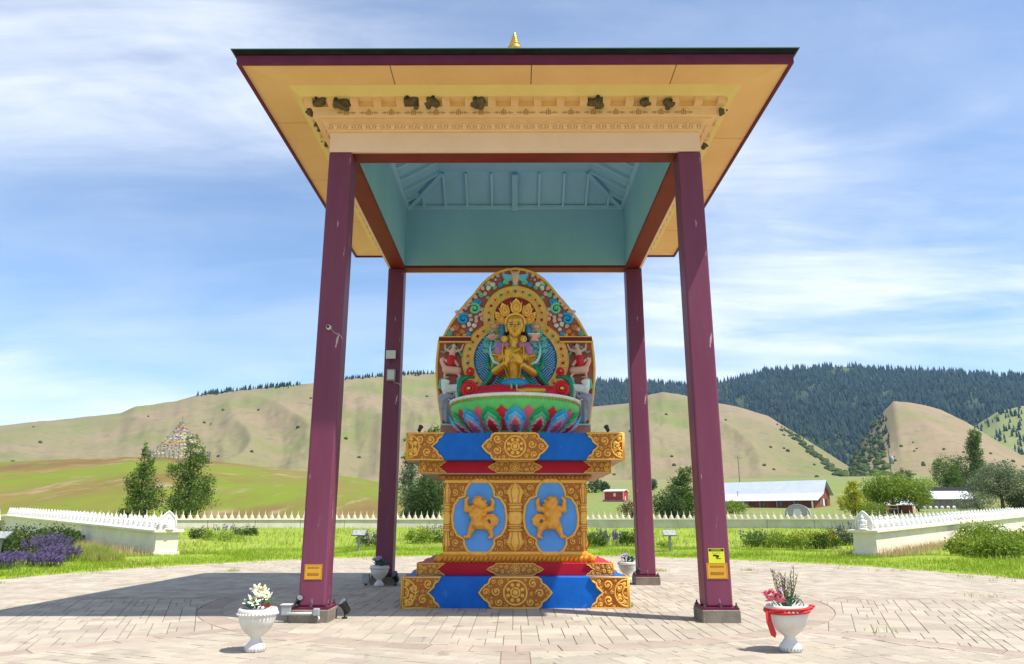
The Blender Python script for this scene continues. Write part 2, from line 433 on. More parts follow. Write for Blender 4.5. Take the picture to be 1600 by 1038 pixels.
def hill_mat(name, a, b, c, d, s1, s2, extra=None, st0=(1,1,1), lo=.42, hi=.58):
    m = mk(name, a, b, rough=.95, vscale=s1, lo=lo, hi=hi, spec=.1, detail=9, stretch=st0)
    t = m.node_tree; P = t.nodes['Principled BSDF']; nd = t.nodes.new; lk = t.links.new
    src = P.inputs['Base Color'].links[0].from_socket; tc = nd('ShaderNodeTexCoord')
    def over(src, col, s, lo, hi, st=st0, det=9):
        mp = nd('ShaderNodeMapping'); mp.inputs['Scale'].default_value = st; lk(tc.outputs['Object'], mp.inputs[0])
        n = nd('ShaderNodeTexNoise'); n.inputs['Scale'].default_value = s; n.inputs['Detail'].default_value = det; n.inputs['Roughness'].default_value = .6; lk(mp.outputs[0], n.inputs[0])
        r = nd('ShaderNodeMapRange'); r.inputs[1].default_value = lo; r.inputs[2].default_value = hi; lk(n.outputs[0], r.inputs[0])
        x = nd('ShaderNodeMix'); x.data_type = 'RGBA'; lk(r.outputs[0], x.inputs[0]); lk(src, x.inputs[6]); x.inputs[7].default_value = (*col, 1); return x.outputs[2]
    src = over(src, c, s2, .49, .64); src = over(src, d, s2*7, .56, .70); src = over(src, tuple(x*.72 for x in b), s2*26, .60, .72)
    if extra: src = over(src, *extra)
    lk(src, P.inputs['Base Color'])
hill_mat('hill_grass', (.25,.19,.115), (.21,.185,.09), (.17,.185,.06), (.185,.15,.10), .0035, .0055, ((.15,.14,.085), .045, .55, .74))
hill_mat('spur_grass', (.27,.20,.125), (.235,.19,.10), (.185,.195,.07), (.205,.16,.105), .004, .006, ((.16,.15,.09), .05, .55, .75))
hill_mat('mound_grass', (.195,.15,.045), (.155,.175,.028), (.16,.10,.04), (.30,.22,.13), .06, .035, ((.15,.19,.022), .11, .5, .62), (1,.28,1), .44, .54)
hill_mat('forest_floor', (.055,.075,.035), (.04,.06,.03), (.09,.105,.04), (.06,.07,.035), .004, .006)
hill_mat('meadow_hill', (.21,.235,.08), (.25,.24,.10), (.17,.22,.06), (.20,.19,.09), .004, .006)
HA = Hill([(-900,700),(-500,690),(-250,676),(0,665),(70,658),(140,651),(190,645),(213,635),(240,632),(275,627),(310,617),(350,612),(400,607),(450,602),(490,599),(540,592),(600,587),(640,584),(690,582),(740,588),(800,606),(860,624),(925,636),(985,630),(1010,618),(1035,613),(1060,616),(1100,626),(1150,635),(1200,650),(1250,681),(1290,706),(1340,738),(1385,760),(1420,775)],
          720, 1650, 33, gul=.085, gs=12, seed=1)
HA.build('grassy_hills', 'hill_grass', .0026, 70)
HB = Hill([(600,640),(700,612),(850,602),(930,597),(1000,597),(1060,602),(1125,598),(1160,590),(1200,580),(1250,577),(1310,573),(1350,575),(1400,580),(1450,581),(1500,584),(1560,588),(1600,588),(1800,606),(2200,650)], 1750, 3300, 85, gul=.10, gs=9, seed=5, power=1.1)
HB.build('forested_mountain', 'forest_floor', .004, 60)
HC = Hill([(1300,765),(1325,742),(1335,716),(1352,682),(1376,648),(1396,627),(1415,628),(1440,632),(1470,640),(1510,660),(1550,684),(1600,714),(1650,735),(1720,755),(1780,775)], 760, 1420, 34, gul=.05, gs=14, seed=8, power=1.15)
HC.build('hill_spur', 'spur_grass', .0026, 50)
HD = Hill([(1440,745),(1490,700),(1520,668),(1560,643),(1600,634),(1700,632),(1900,660),(2200,720)], 1450, 2300, 70, gul=.06, gs=12, seed=12)
HD.build('meadow_hill', 'meadow_hill', .004, 40)
HM = Hill([(-1300,740),(-700,734),(-300,727),(0,722),(100,718),(200,715),(260,715),(330,720),(440,733),(520,742),(590,752),(680,790),(720,808)], 92, 190, 1.2, gul=.06, gs=6, seed=21, power=.8, rough=.02)
HM.build('mound', 'mound_grass', .006, 40)
# ---- conifers on the mountain, far too many to count
mk('conifer', (.014,.030,.028), (.026,.042,.028), rough=.9, vscale=.01, rndv=.5, rndh=.03, spec=.1)
mk('hill_shrub', (.085,.115,.03), (.06,.085,.025), rough=.9, vscale=.01, rndv=.3, spec=.1)
def cones(pts, hs, ws, name, mat):
    n = 5; tv = []; tf = []
    for zb, rb_, zt in ((.05, .5, .62), (.38, .34, 1.0)):
        b = len(tv)
        for j in range(n): tv.append((rb_*math.cos(6.2832*j/n+zb*9), rb_*math.sin(6.2832*j/n+zb*9), zb))
        tv.append((0, 0, zt))
        for j in range(n): tf.append((b+j, b+(j+1) % n, b+n))
    tv = np.array(tv); tf = np.array(tf); k = len(pts); P_ = np.array(pts); H = np.array(hs)[:, None]; W = np.array(ws)[:, None]
    an = nr.uniform(0, 6.28, k)[:, None]; c, s_ = np.cos(an), np.sin(an)
    X = (tv[None, :, 0]*c-tv[None, :, 1]*s_)*W; Y = (tv[None, :, 0]*s_+tv[None, :, 1]*c)*W; Z = tv[None, :, 2]*H
    v = np.stack([X+P_[:, 0:1], Y+P_[:, 1:2], Z+P_[:, 2:3]-1.0], -1).reshape(-1, 3)
    f = (tf[None]+(np.arange(k)*len(tv))[:, None, None]).reshape(-1, 3)
    return struct(npmesh(name, v, f, mat), 'stuff')
def azu(u): d = ray(u, 640); return math.atan2(d.x, d.y)
def forest():
    pts, hs, ws = [], [], []; sh, shh, shw = [], [], []
    while len(pts) < 23000:
        u = rnd.uniform(640, 1660) if rnd.random() < .9 else rnd.uniform(1660, 2200); t = rnd.random()**.9
        a = azu(u); d = fbm(a*22, t*5, 3)
        if d < -.22 and rnd.random() < .85: continue
        pts.append(HB.pos(a, t)); h = rnd.uniform(12, 34); hs.append(h); ws.append(h*rnd.uniform(.32, .5))
    for _ in range(260):                              # ridge line and scattered pines of the grass hills
        u = rnd.choice([rnd.gauss(335, 12), rnd.gauss(395, 30), rnd.gauss(440, 14), rnd.gauss(560, 30), rnd.gauss(620, 25), rnd.gauss(655, 20)]); t = 1-abs(rnd.gauss(0, .012))
        pts.append(HA.pos(azu(u), t)); h = rnd.uniform(6, 13); hs.append(h); ws.append(h*.5)
    for _ in range(420):                              # trees creeping over the meadow hill and the spur's shoulder
        u = rnd.uniform(1490, 1680); t = rnd.uniform(.3, 1)
        if fbm(u*.02, t*6, 7) < .05: continue
        pts.append(HD.pos(azu(u), t)); h = rnd.uniform(10, 20); hs.append(h); ws.append(h*.42)
    for _ in range(70):
        u = rnd.uniform(1335, 1385); t = rnd.uniform(.5, 1.0); pts.append(HC.pos(azu(u), t)); h = rnd.uniform(6, 12); hs.append(h); ws.append(h*.5)
    cones(pts, hs, ws, 'conifer_wood', 'conifer')
    mb = MB()
    def shrub(p, r): mb.ball((p[0], p[1], p[2]+r*.4), (r, r, r*.8), 6, 4)
    for _ in range(900):                              # green thicket in the draw
        u = rnd.gauss(1265, 60); t = abs(rnd.gauss(0, .13)); shrub(HB.pos(azu(u), t), rnd.uniform(5, 11))
    for _ in range(170):
        u = rnd.uniform(1318, 1375); t = rnd.random(); shrub(HC.pos(azu(u), t), rnd.uniform(2.5, 5.5))
    for _ in range(300):                              # along the foot of the right-hand hill
        t = rnd.uniform(.0, .95); u = 1385-165*t**.9+rnd.gauss(0, 9); shrub(HA.pos(azu(u), t), rnd.uniform(2, 5))
    for _ in range(60):
        u = rnd.uniform(0, 1350); shrub(HA.pos(azu(u), rnd.uniform(.02, .9)), rnd.uniform(1.5, 3.5))
    for _ in range(26):
        u = rnd.uniform(1380, 1600); shrub(HC.pos(azu(u), rnd.uniform(.02, .5)), rnd.uniform(1.5, 3))
    struct(mb.build('hillside_thicket', 'hill_shrub', smooth=False), 'stuff')
forest()
# ================================================================== PAVILION
mk('plum', (.155,.028,.07), (.20,.05,.098), rough=.45, vscale=1.2, bump=.06, bscale=6, spec=.3, speck=((.48,.38,.40), 15., .675), stretch=(1,1,.14))
mk('maroon', (.20,.022,.018), (.16,.016,.014), rough=.55, vscale=3, spec=.2)
mk('purple_trim', (.15,.018,.055), (.12,.014,.045), rough=.55, vscale=3, spec=.2)
mk('peach', (.88,.54,.36), (.81,.48,.31), rough=.75, vscale=1.5, bump=.06, bscale=12, speck=((.42,.28,.16), 3.2, .72))
mk('peach_soffit', (.87,.51,.255), (.81,.455,.22), rough=.75, vscale=.9, bump=.05, bscale=9, speck=((.45,.28,.15), 5., .74))
mk('peach_pale', (.88,.57,.48), (.81,.51,.42), rough=.75, vscale=1.2, bump=.05, bscale=12)
mk('cream_yellow', (.86,.59,.30), (.80,.53,.26), rough=.7, vscale=1.5)
mk('carved_orange', (.42,.20,.075), rough=.75)
mk('seam_grey', (.25,.22,.19), rough=.8)
mk('roofing', (.012,.012,.014), (.02,.02,.022), rough=.8, vscale=3, spec=.1)
mk('roof_drip', (.045,.11,.115), rough=.5)
mk('teal', (.29,.52,.75), (.255,.47,.69), rough=.7, vscale=1.1, bump=.08, bscale=14, stretch=(1,1,.3))
mk('teal_lit', (.37,.60,.80), (.33,.55,.74), rough=.7, vscale=2)  # lighter than teal: edge light painted into the rafters' colour, ledger shares it
mk('concrete', (.25,.215,.165), (.17,.145,.115), rough=.9, vscale=5, bump=.4, bscale=30)
mk('gold_leaf', (.80,.50,.10), (.70,.40,.07), rough=.3, metal=.85, vscale=8)
mk('steel_dark', (.02,.018,.02), rough=.5); mk('bolt_steel', (.09,.04,.055), rough=.5)
HP = 3.22
def build_pavilion():
    pv = thing('pavilion', 'open square pavilion with plum steel pillars and wide peach eaves over the statue', 'pavilion', (CX, CY, 0))
    def rot(o, k): o.rotation_euler = (0, 0, k*math.pi/2); return o
    def cp(o, loc=None, rz=None, parent=None):
        c = o.copy(); COL.objects.link(c); c.parent = parent or o.parent
        if loc is not None: c.location = loc
        if rz is not None: c.rotation_euler = (0, 0, rz)
        return c
    pl = mbp = None
    for sx, sy in ((-1,-1),(1,-1),(1,1),(-1,1)):
        loc = (sx*HP, sy*HP, 0)
        if pl is None:
            pl = MB().box(-.3,.3,-.3,.3,-.05,.19).build('plinth', 'concrete', pv, bevel=.012); pl.location = loc
            bp = MB().box(-.285,.285,-.285,.285,.19,.225).build('base_plate', 'purple_trim', pv); bp.location = loc
            ps = MB().box(-.215,.215,-.215,.215,.225,8.137).build('pillar', 'plum', pv); ps.location = loc
            md = ps.modifiers.new('bevel', 'BEVEL'); md.width = .035; md.segments = 3
            bo = MB().lathe([(.03,.225),(.03,.25),(.014,.252),(.014,.29)], 6).build('bolt', 'bolt_steel', bp); bo.location = (.25,.25,0)
            b2 = bp; bolts = [bo]
            for a, b in ((-.25,.25),(.25,-.25),(-.25,-.25),(0,-.255)): bolts.append(cp(bo, (a,b,0)))
        else:
            cp(pl, loc); q = cp(bp, loc); cp(ps, loc)
            for bo in bolts: cp(bo, parent=q)
    def strip(prof):                                   # closed profile (d, z) swept along the front, mitred
        m = MB(); n = len(prof)
        for d, z in prof: m.v += [(-d, -d, z), (d, -d, z)]
        for i in range(n): j = (i+1) % n; m.f.append((2*i, 2*i+1, 2*j+1, 2*j))
        return m
    def four(m, name, mat, parent=pv, **k):
        o = m.build(name, mat, parent, **k); out = [o]
        for i in (1,2,3): out.append(cp(o, rz=i*math.pi/2))
        return out
    four(strip([(3.0,8.14),(3.37,8.14),(3.37,8.4),(3.0,8.4)]), 'beam', 'maroon')
    four(strip([(2.99,8.143),(3.0,8.143),(3.0,8.205),(2.99,8.205)]), 'beam_trim', 'maroon')
    four(strip([(3.372,8.142),(3.43,8.142),(3.43,8.535),(3.372,8.535)]), 'frieze_board', 'peach_pale')
    four(strip([(3.30,8.537),(3.48,8.537),(3.495,8.555),(3.545,8.69),(3.57,8.70),(3.62,8.703),(3.62,8.718),(3.30,8.718)]), 'petal_bed', 'peach')
    band = four(strip([(3.30,8.72),(3.68,8.72),(3.70,8.728),(3.70,8.872),(3.74,8.876),(3.74,8.89),(3.30,8.89)]), 'carved_band', 'peach')
    four(strip([(3.30,8.892),(3.71,8.892),(3.71,9.03),(3.30,9.03)]), 'dentil_back', 'peach')
    four(strip([(3.60,9.0),(3.91,9.0),(4.07,9.124),(3.60,9.124)]), 'cove', 'cream_yellow')
    # petals of the lotus moulding, each a raised horseshoe
    def petal():
        m = MB(); w_, h = .128, .155
        def arch(s, y): return [(-w_*s, y, .01)]+[(-w_*s*math.cos(t), y, .06+(h*s-.06)*math.sin(t)) for t in np.linspace(0, math.pi, 9)]+[(w_*s, y, .01)]
        m.tube(arch(1, -.014), .016, 5); m.tube(arch(.6, -.016), .014, 5); m.ball((0, -.004, .05), (.055,.02,.05), 8, 5)
        return m
    po = petal().build('petal', 'peach', pv, smooth=True); first = True; npt = 26
    for k in range(4):
        for i in range(npt):
            x = (i-(npt-1)/2)*.266; M = Matrix.Rotation(k*math.pi/2, 3, 'Z')
            loc = M @ Vector((x, -3.508, 8.548)); o = po if first else cp(po); first = False
            o.location = loc; o.rotation_euler = (R_(11), 0, k*math.pi/2)
    db = MB(); db.v += [(-.07,0,0),(.07,0,0),(.07,-.17,.03),(-.07,-.17,.03),(-.07,0,.115),(.07,0,.115),(.07,-.17,.115),(-.07,-.17,.115)]
    db.f += [(0,1,2,3),(4,7,6,5),(0,4,5,1),(1,5,6,2),(2,6,7,3),(3,7,4,0)]
    do = db.build('dentil', 'peach', pv); first = True; nd_ = 19
    for k in range(4):
        for i in range(nd_):
            x = (i-(nd_-1)/2)*.418; M = Matrix.Rotation(k*math.pi/2, 3, 'Z')
            o = do if first else cp(do); first = False; o.location = M @ Vector((x, -3.708, 8.884)); o.rotation_euler = (0,0,k*math.pi/2)
    m = MB()                                            # stepped pyramids of little blocks under each dentil
    for i in range(18):
        x0 = (i-8.5)*.412+.0
        if abs(x0) > 3.5: continue
        for j, nb in enumerate((1,3,5,3)):
            for q in range(nb):
                for e in (-1, 1):
                    x = x0+(q-(nb-1)/2)*.034+e*.0; z = 8.85-j*.031
                    if e == 1: m.box(x-.011, x+.011, -3.708, -3.695, z-.011, z+.009)
        for e in (-1, 1):
            for q in range(3): m.box(x0+e*(.105+q*.028)-.008, x0+e*(.105+q*.028)+.008, -3.707, -3.695, 8.785-.008*(3-q), 8.785+.008*(3-q))
    co = struct(m.build('carved_blocks', 'carved_orange', band[0]), 'stuff')
    for i in (1,2,3): c = co.copy(); COL.objects.link(c); c.parent = band[i]
    # soffit boards with open seams
    def trap(x0, x1, d0, d1, z, th):
        pts = []
        g = .009
        for y, lim in ((-d1, d1), (-d0, d0)):
            pts.append((max(x0+g, -lim), min(x1-g, lim), y))
        (a0, a1, ya), (b0, b1, yb) = pts
        m = MB()
        for zz in (z, z+th): m.v += [(a0, ya, zz), (a1, ya, zz), (b1, yb, zz), (b0, yb, zz)]
        m.f += [(0,3,2,1),(4,5,6,7),(0,1,5,4),(1,2,6,5),(2,3,7,6),(3,0,4,7)]
        return m
    four(strip([(3.5,9.15),(4.695,9.15),(4.695,9.17),(3.5,9.17)]), 'soffit_backing', 'seam_grey')
    xs = [-4.73, -2.15, .29, 2.78, 4.73]
    for a, b in zip(xs, xs[1:]): four(trap(a, b, 3.95, 4.698, 9.125, .02), 'soffit_board', 'peach_soffit')
    four(strip([(4.70,9.085),(4.75,9.085),(4.75,9.255),(4.70,9.255)]), 'fascia', 'purple_trim')
    four(strip([(4.68,9.257),(4.78,9.257),(4.82,9.312),(4.68,9.312)]), 'roof_edge', 'roofing')
    four(strip([(4.68,9.314),(4.84,9.314),(4.84,9.326),(4.68,9.326)]), 'drip_edge', 'roof_drip')
    r = MB(); r.add([(-4.82,-4.82,9.328),(4.82,-4.82,9.328),(0,0,11.9)], [(0,1,2)])
    four(r, 'roof_slope', 'roofing')
    MB().lathe([(.30,11.72),(.32,11.85),(.22,11.92),(.14,12.0),(.14,12.1),(.26,12.2),(.30,12.3),(.22,12.42),(.12,12.48),(.10,12.55),(.16,12.6),(.19,12.66),(.17,12.74),(.10,12.79),
                (.13,12.81),(.13,12.84),(.075,12.86),(.105,12.885),(.105,12.91),(.06,12.93),(.085,12.955),(.085,12.98),(.05,13.0),(.065,13.02),(.065,13.045),(.035,13.06),(.045,13.09),(.03,13.14),(.006,13.2)], 20).build('finial', 'gold_leaf', pv, smooth=True).location.z = .08
    # inside: teal attic walls, ledger, sloping boards, rafters, flat ceiling
    four(strip([(2.995,8.207),(3.05,8.207),(3.05,9.95),(2.995,9.95)]), 'attic_wall', 'teal')
    led = four(strip([(2.90,9.84),(2.993,9.84),(2.993,9.93),(2.90,9.93)]), 'ledger', 'teal_lit')
    sl = .56
    def zd(d): return 9.93+(2.995-d)*sl
    deck = four(strip([(2.99,zd(2.99)),(1.95,zd(1.95)),(1.95,zd(1.95)+.03),(2.99,zd(2.99)+.03)]), 'sloping_boarding', 'teal')
    zc = zd(1.98)
    MB().box(-2.0,2.0,-2.0,2.0,zc-.02,zc+.03).build('ceiling_panel', 'teal', pv)
    rb = MB().bar((0,-2.98,zd(2.98)-.045), (0,-1.99,zd(1.99)-.045), .055, .10).build('rafter', 'teal_lit', pv); first = True; full_me = rb.data
    for k in range(4):
        M = Matrix.Rotation(k*math.pi/2, 3, 'Z')
        for x in (-2.55,-1.95,-1.32,-.66,.62,1.3,1.9,2.5):
            o = rb if first else cp(rb); first = False
            o.data = full_me
            o.rotation_euler = (0,0,k*math.pi/2); o.location = M @ Vector((x,0,0))
            if abs(x) > 2.0:                            # short rafter that dies into the hip
                mm = MB().bar((0,-2.98,zd(2.98)-.045), (0,-abs(x)-.03,zd(abs(x)+.03)-.045), .055, .10)
                me = bpy.data.meshes.new('rafter'); me.from_pydata(mm.v, [], mm.f); me.materials.append(MATS['teal_lit']); o.data = me
    four(MB().bar((0,-2.99,zd(2.99)-.09), (0,-1.97,zd(1.97)-.09), .15, .13), 'king_rafter', 'teal')
    four(MB().bar((-2.97,-2.97,zd(2.97)-.08), (-1.95,-1.95,zd(1.95)-.08), .12, .13), 'hip_rafter', 'teal')
    return pv
build_pavilion()
# ---- things fixed to the pavilion
mk('mud', (.17,.115,.08), (.09,.06,.042), rough=.95, vscale=18, bump=.8, bscale=60)
mk('mud_pale', (.30,.2,.11), rough=.95)
def nest(x, y, z, s, label, ring=False, rz=0):
    t = thing('swallow_nest', label, 'nest', (x, y, z), rz, 'swallow nests under the eaves')
    m = MB(); r2 = random.Random(int(x*100+z*37))
    for i in range(16):
        a = r2.uniform(-1, 1); m.ball((a*.10*s, r2.uniform(-.05, .06)*s, r2.uniform(-.06, .05)*s), r2.uniform(.035, .06)*s, 7, 5)
    m.build('mud_cup', 'mud', t, remesh=.016, relax=1)
    h = MB(); h.lathe([(.022*s, -.0), (.03*s, .012), (.03*s, .02)], 9, (r2.uniform(-.05,.05)*s, -.10*s, 0), M=Matrix.Rotation(R_(80), 3, 'X'))
    h.build('entrance', 'steel_dark', t)
    if ring:
        g = MB(); r0 = .065
        pts = [(r0*math.cos(a)*r2.uniform(.85,1.15), -.11-.03*math.sin(a), .14+r0*math.sin(a)*r2.uniform(.85,1.15)) for a in np.linspace(.3, 6.0, 16)]
        g.tube(pts, .007, 5); g.build('mud_ring', 'mud_pale', t)
for (u, v, s, ring) in ((497,158,1.05,True),(531,160,1.25,True),(640,157,1.2,False),(675,157,1.2,True),(748,158,1.15,True),(931,157,1.3,True),(1010,158,.85,True),(1047,161,.95,False)):
    p = at_y(u, v, CY-3.82)
    nest(p.x, p.y+.03, p.z, s, 'brown mud swallow nest with mud ring above it, wedged between cornice blocks' if ring else 'brown mud swallow nest wedged between two peach cornice blocks', ring)
for (u, v, s, sd) in ((483,174,.8,-1),(497,197,.9,-1),(509,222,.9,-1),(1131,173,.7,1),(1102,227,.75,1),(591,378,.9,-1),(1031,355,.9,1),(1022,372,.8,1)):
    d = ray(u, v); X = sd*3.82; t_ = X/d.x
    nest(X-sd*.03, d.y*t_, EYE+d.z*t_, s, 'brown mud swallow nest on the side cornice of the pavilion', False, sd*math.pi/2)
mk('sign_orange', (.72,.36,.02), (.66,.32,.02), rough=.5, vscale=20); mk('sign_yellow', (.70,.72,.02), rough=.5); mk('ink', (.015,.015,.012), rough=.6); mk('ink_brown', (.16,.06,.01), rough=.6)
mk('white_plastic', (.62,.62,.60), rough=.5); mk('grey_plastic', (.36,.37,.38), (.30,.31,.32), rough=.5, vscale=9); mk('black_metal', (.015,.015,.016), rough=.4); mk('lens_glass', (.12,.14,.16), rough=.08)
mk('galvanised', (.42,.43,.44), (.33,.34,.35), rough=.45, metal=.3, vscale=20)
def text_mesh(s, size, name, mat, parent, loc, ext=.001):
    cu = bpy.data.curves.new(name, 'FONT'); cu.body = s; cu.size = size; cu.align_x = 'CENTER'; cu.align_y = 'CENTER'; cu.extrude = ext
    tmp = bpy.data.objects.new('tmp', cu); COL.objects.link(tmp); bpy.context.view_layer.update()
    me = bpy.data.meshes.new_from_object(tmp.evaluated_get(bpy.context.evaluated_depsgraph_get())); bpy.data.objects.remove(tmp)
    o = link(name, me, mat, parent); o.rotation_euler = (R_(90), 0, 0); o.location = loc; return o
YF = CY-HP-.215                                          # front face of the front pillars
def orange_sign(u0, u1, v0, v1, label):
    a, b = at_y(u0, v1, YF), at_y(u1, v0, YF); cx, w_, h = (a.x+b.x)/2, b.x-a.x, b.z-a.z
    t = thing('notice_sign', label, 'sign', (cx, YF-.001, a.z), 0, 'orange notices on the front pillars')
    MB().box(-w_/2, w_/2, -.006, 0, 0, h).build('panel', 'sign_orange', t)
    m = MB(); m.box(-w_*.46, w_*.46, -.0075, -.0062, h*.955, h*.97); m.box(-w_*.46, w_*.46, -.0075, -.0062, h*.03, h*.045)
    m.box(-w_*.465, -w_*.45, -.0075, -.0062, h*.05, h*.95); m.box(w_*.45, w_*.465, -.0075, -.0062, h*.05, h*.95); m.build('border', 'ink_brown', t)
    m = MB(); r2 = random.Random(4)
    for zf in (.80, .73, .40, .33, .26):                # two blocks of small print, too small to read
        x = -w_*.33
        while x < w_*.30:
            l = r2.uniform(.02, .06)*w_/.33; m.box(x, min(x+l, w_*.33), -.0075, -.0062, h*zf, h*(zf+.035)); x += l+.009
    m.build('small_print', 'ink_brown', t)
orange_sign(475, 504, 882, 906, 'orange notice with small print alone on its plum pillar')
orange_sign(1105, 1136, 880, 905, 'orange notice with small print under the yellow camera warning')
def warn_sign():
    a, b = at_y(1107.5, 880, YF), at_y(1131, 857, YF); cx, w_, h = (a.x+b.x)/2, b.x-a.x, b.z-a.z
    t = thing('warning_sign', 'yellow security camera warning sign on plum pillar', 'sign', (cx, YF-.001, a.z))
    MB().box(-w_/2, w_/2, -.006, 0, 0, h).build('panel', 'sign_yellow', t)
    MB().box(-w_/2+.008, w_/2-.008, -.0075, -.0062, h*.80, h*.97).build('header', 'ink', t)
    text_mesh('WARNING', h*.15, 'lettering', 'sign_yellow', t, (0, -.0085, h*.885))
    m = MB(); M = Matrix.Rotation(R_(12), 3, 'Y')
    m.obox((0,-.007,h*.50), (w_*.17,.0008,h*.06), M); m.obox((w_*.03,-.0071,h*.40), (w_*.06,.0008,h*.05)); m.obox((w_*.13,-.0072,h*.31), (w_*.14,.0008,h*.022)); m.obox((-w_*.19,-.0072,h*.51), (w_*.03,.0008,h*.045), M)
    for i in range(4): m.obox((-w_*.22+i*w_*.14,-.007,h*.68), (w_*.04,.0008,h*.012))
    m.build('camera_symbol', 'ink', t)
warn_sign()
# security camera on the left pillar
p = at_y(514.5, 512.5, YF); t = thing('security_camera', 'small white round security camera on the left front pillar', 'camera', p)
Mx = Matrix.Rotation(R_(90), 3, 'X')
MB().lathe([(.044,0),(.044,.05),(.036,.085),(.02,.09)], 14, M=Mx).build('housing', 'white_plastic', t, smooth=True)
MB().lathe([(.028,.0885),(.028,.096),(.01,.098)], 12, M=Mx).build('lens', 'black_metal', t)
MB().tube([(.04,-.01,-.03),(.1,-.008,-.09),(.18,-.008,-.12),(.22,-.008,-.16),(.235,-.003,-.2)], .0035, 5).build('cable', 'white_plastic', t)
# flood panel and junction box on the back left pillar
YB = CY+HP-.215
p0, p1 = at_y(604, 562, YB), at_y(619.5, 549, YB)
t = thing('flood_light_panel', 'white square flood light panel high on the back left pillar', 'flood light', ((p0.x+p1.x)/2, YB, p0.z))
w_, h = p1.x-p0.x, p1.z-p0.z
MB().box(-w_/2, w_/2, -.12, -.07, 0, h).build('panel', 'white_plastic', t, bevel=.01); MB().box(-.03,.03,-.07,0,h*.3,h*.6).build('bracket', 'black_metal', t)
MB().tube([(0,-.08,0),(0,-.09,-.06),(-.01,-.05,-.14)], .012, 5).build('cable', 'black_metal', t)
p0, p1 = at_y(605, 596, YB), at_y(618.5, 578, YB); w_, h = p1.x-p0.x, p1.z-p0.z
t = thing('junction_box', 'grey plastic junction box below the white flood panel on the pillar', 'junction box', ((p0.x+p1.x)/2, YB, p0.z))
MB().box(-w_/2, w_/2, -.11, 0, 0, h).build('box', 'grey_plastic', t, bevel=.01); MB().box(-w_*.4, w_*.4, -.118, -.112, h*.12, h*.88).build('lid', 'white_plastic', t)
MB().tube([(.05,-.05,-.005),(.1,-.03,-.04),(.2,-.012,-.06),(.25,-.004,-.12)], .006, 5).build('cable', 'white_plastic', t)
# spot lights
def spot(loc, rz, tilt, s, label, group='spot lights aimed at the statue'):
    t = thing('spot_light', label, 'spot light', loc, rz, group)
    MB().lathe([(.045*s,0),(.045*s,.015*s),(.012*s,.02*s),(.012*s,.09*s)], 10).build('stand', 'black_metal', t)
    M = Matrix.Rotation(tilt, 3, 'X')
    MB().lathe([(.03*s,-.09*s),(.05*s,-.07*s),(.055*s,.05*s),(.068*s,.06*s),(.068*s,.085*s)], 12, (0,0,.13*s), M=M).build('lamp_head', 'black_metal', t, smooth=True)
    MB().lathe([(.058*s,.078*s),(.058*s,.087*s)], 12, (0,0,.13*s), M=M).build('lens', 'lens_glass', t)
    return t
TZ = 3.165
for (u, v, rz, lab) in ((656,676,-.5,'black spot light on the left end of the throne top slab'),(805,676,0,'black spot light at the middle of the throne top in front of the lotus'),(949,676,.5,'black spot light on the right end of the throne top slab')):
    x = at_y(u, v, 14.05).x; spot((x, 14.05, TZ), rz, R_(-35), .72, lab)
spot((-HP+.44, CY-HP+.22, 0), 2.2, R_(-40), 1.25, 'black spot light on a stem beside the inner side of the front left plinth').scale = (.85,.85,1.1)
spot((-HP-.2, CY-HP-.24, .225), .6, R_(50), .8, 'small black spot light sitting on the front left base plate')
spot((-HP+.33, CY+HP-.36, .0), 2.6, R_(-50), 1.3, 'grey faced spot light beside the back left plinth').scale = (.85,.85,1.1)
spot((HP-.24, CY+HP-.25, .225), -1.9, R_(-40), .8, 'small black spot light on the back right base plate')
# conduit and box on the front left plinth
t = thing('electrical_conduit', 'white conduit with grey fitting across the front left concrete plinth', 'conduit', (-HP, CY-HP-.3, .12))
MB().tube([(-.34,-.03,.02),(.1,-.03,.025)], .02, 8).build('pipe', 'white_plastic', t, smooth=True)
MB().box(.07,.17,-.075,-.005,-.01,.10).build('fitting', 'grey_plastic', t, bevel=.012)
MB().tube([(.15,-.04,.0),(.17,-.05,-.05),(.16,-.04,-.07)], .016, 6).build('plug', 'white_plastic', t)
t = thing('outlet_box', 'weathered grey outlet box on a short post beside the front left plinth', 'outlet box', (-HP-.37, CY-HP-.26, 0))
MB().box(-.075,.075,-.06,.06,.11,.26).build('box', 'grey_plastic', t, bevel=.012); MB().box(-.085,.085,-.07,.07,.26,.275).build('cover', 'white_plastic', t); MB().tube([(0,0,-.01),(0,0,.11)], .035, 8).build('post', 'concrete', t)
t = thing('outlet_box', 'pale blue grey outlet box low beside the back left plinth', 'outlet box', (-HP-.4, CY+HP-.3, 0))
MB().box(-.085,.085,-.07,.07,.04,.27).build('box', 'grey_plastic', t, bevel=.012); MB().box(-.03,.03,-.03,.03,-.01,.04).build('post', 'black_metal', t)
# ================================================================== THRONE
mk('gold_paint', (.80,.36,.035), (.62,.235,.018), rough=.45, vscale=14, bump=.15, bscale=60, lo=.3, hi=.7, spec=.3)
mk('gold_light', (.92,.53,.105), (.84,.42,.06), rough=.42, vscale=16, spec=.35)
mk('gold_dark', (.47,.15,.006), (.37,.10,.004), rough=.5, vscale=9)
mk('lion_gold', (.90,.42,.045), (.72,.28,.02), rough=.42, vscale=12, bump=.3, bscale=45)
mk('throne_blue', (.006,.14,.55), (.004,.105,.45), rough=.5, vscale=3, spec=.2, bump=.08, bscale=30, speck=((.03,.17,.5), 6., .66))
mk('throne_red', (.47,.006,.025), (.41,.005,.02), rough=.5, vscale=2, spec=.2)
mk('niche_blue', (.13,.36,.80), (.10,.31,.74), rough=.6, vscale=2, spec=.2)
mk('slab_under', (.45,.40,.32), (.38,.33,.26), rough=.8, vscale=4)
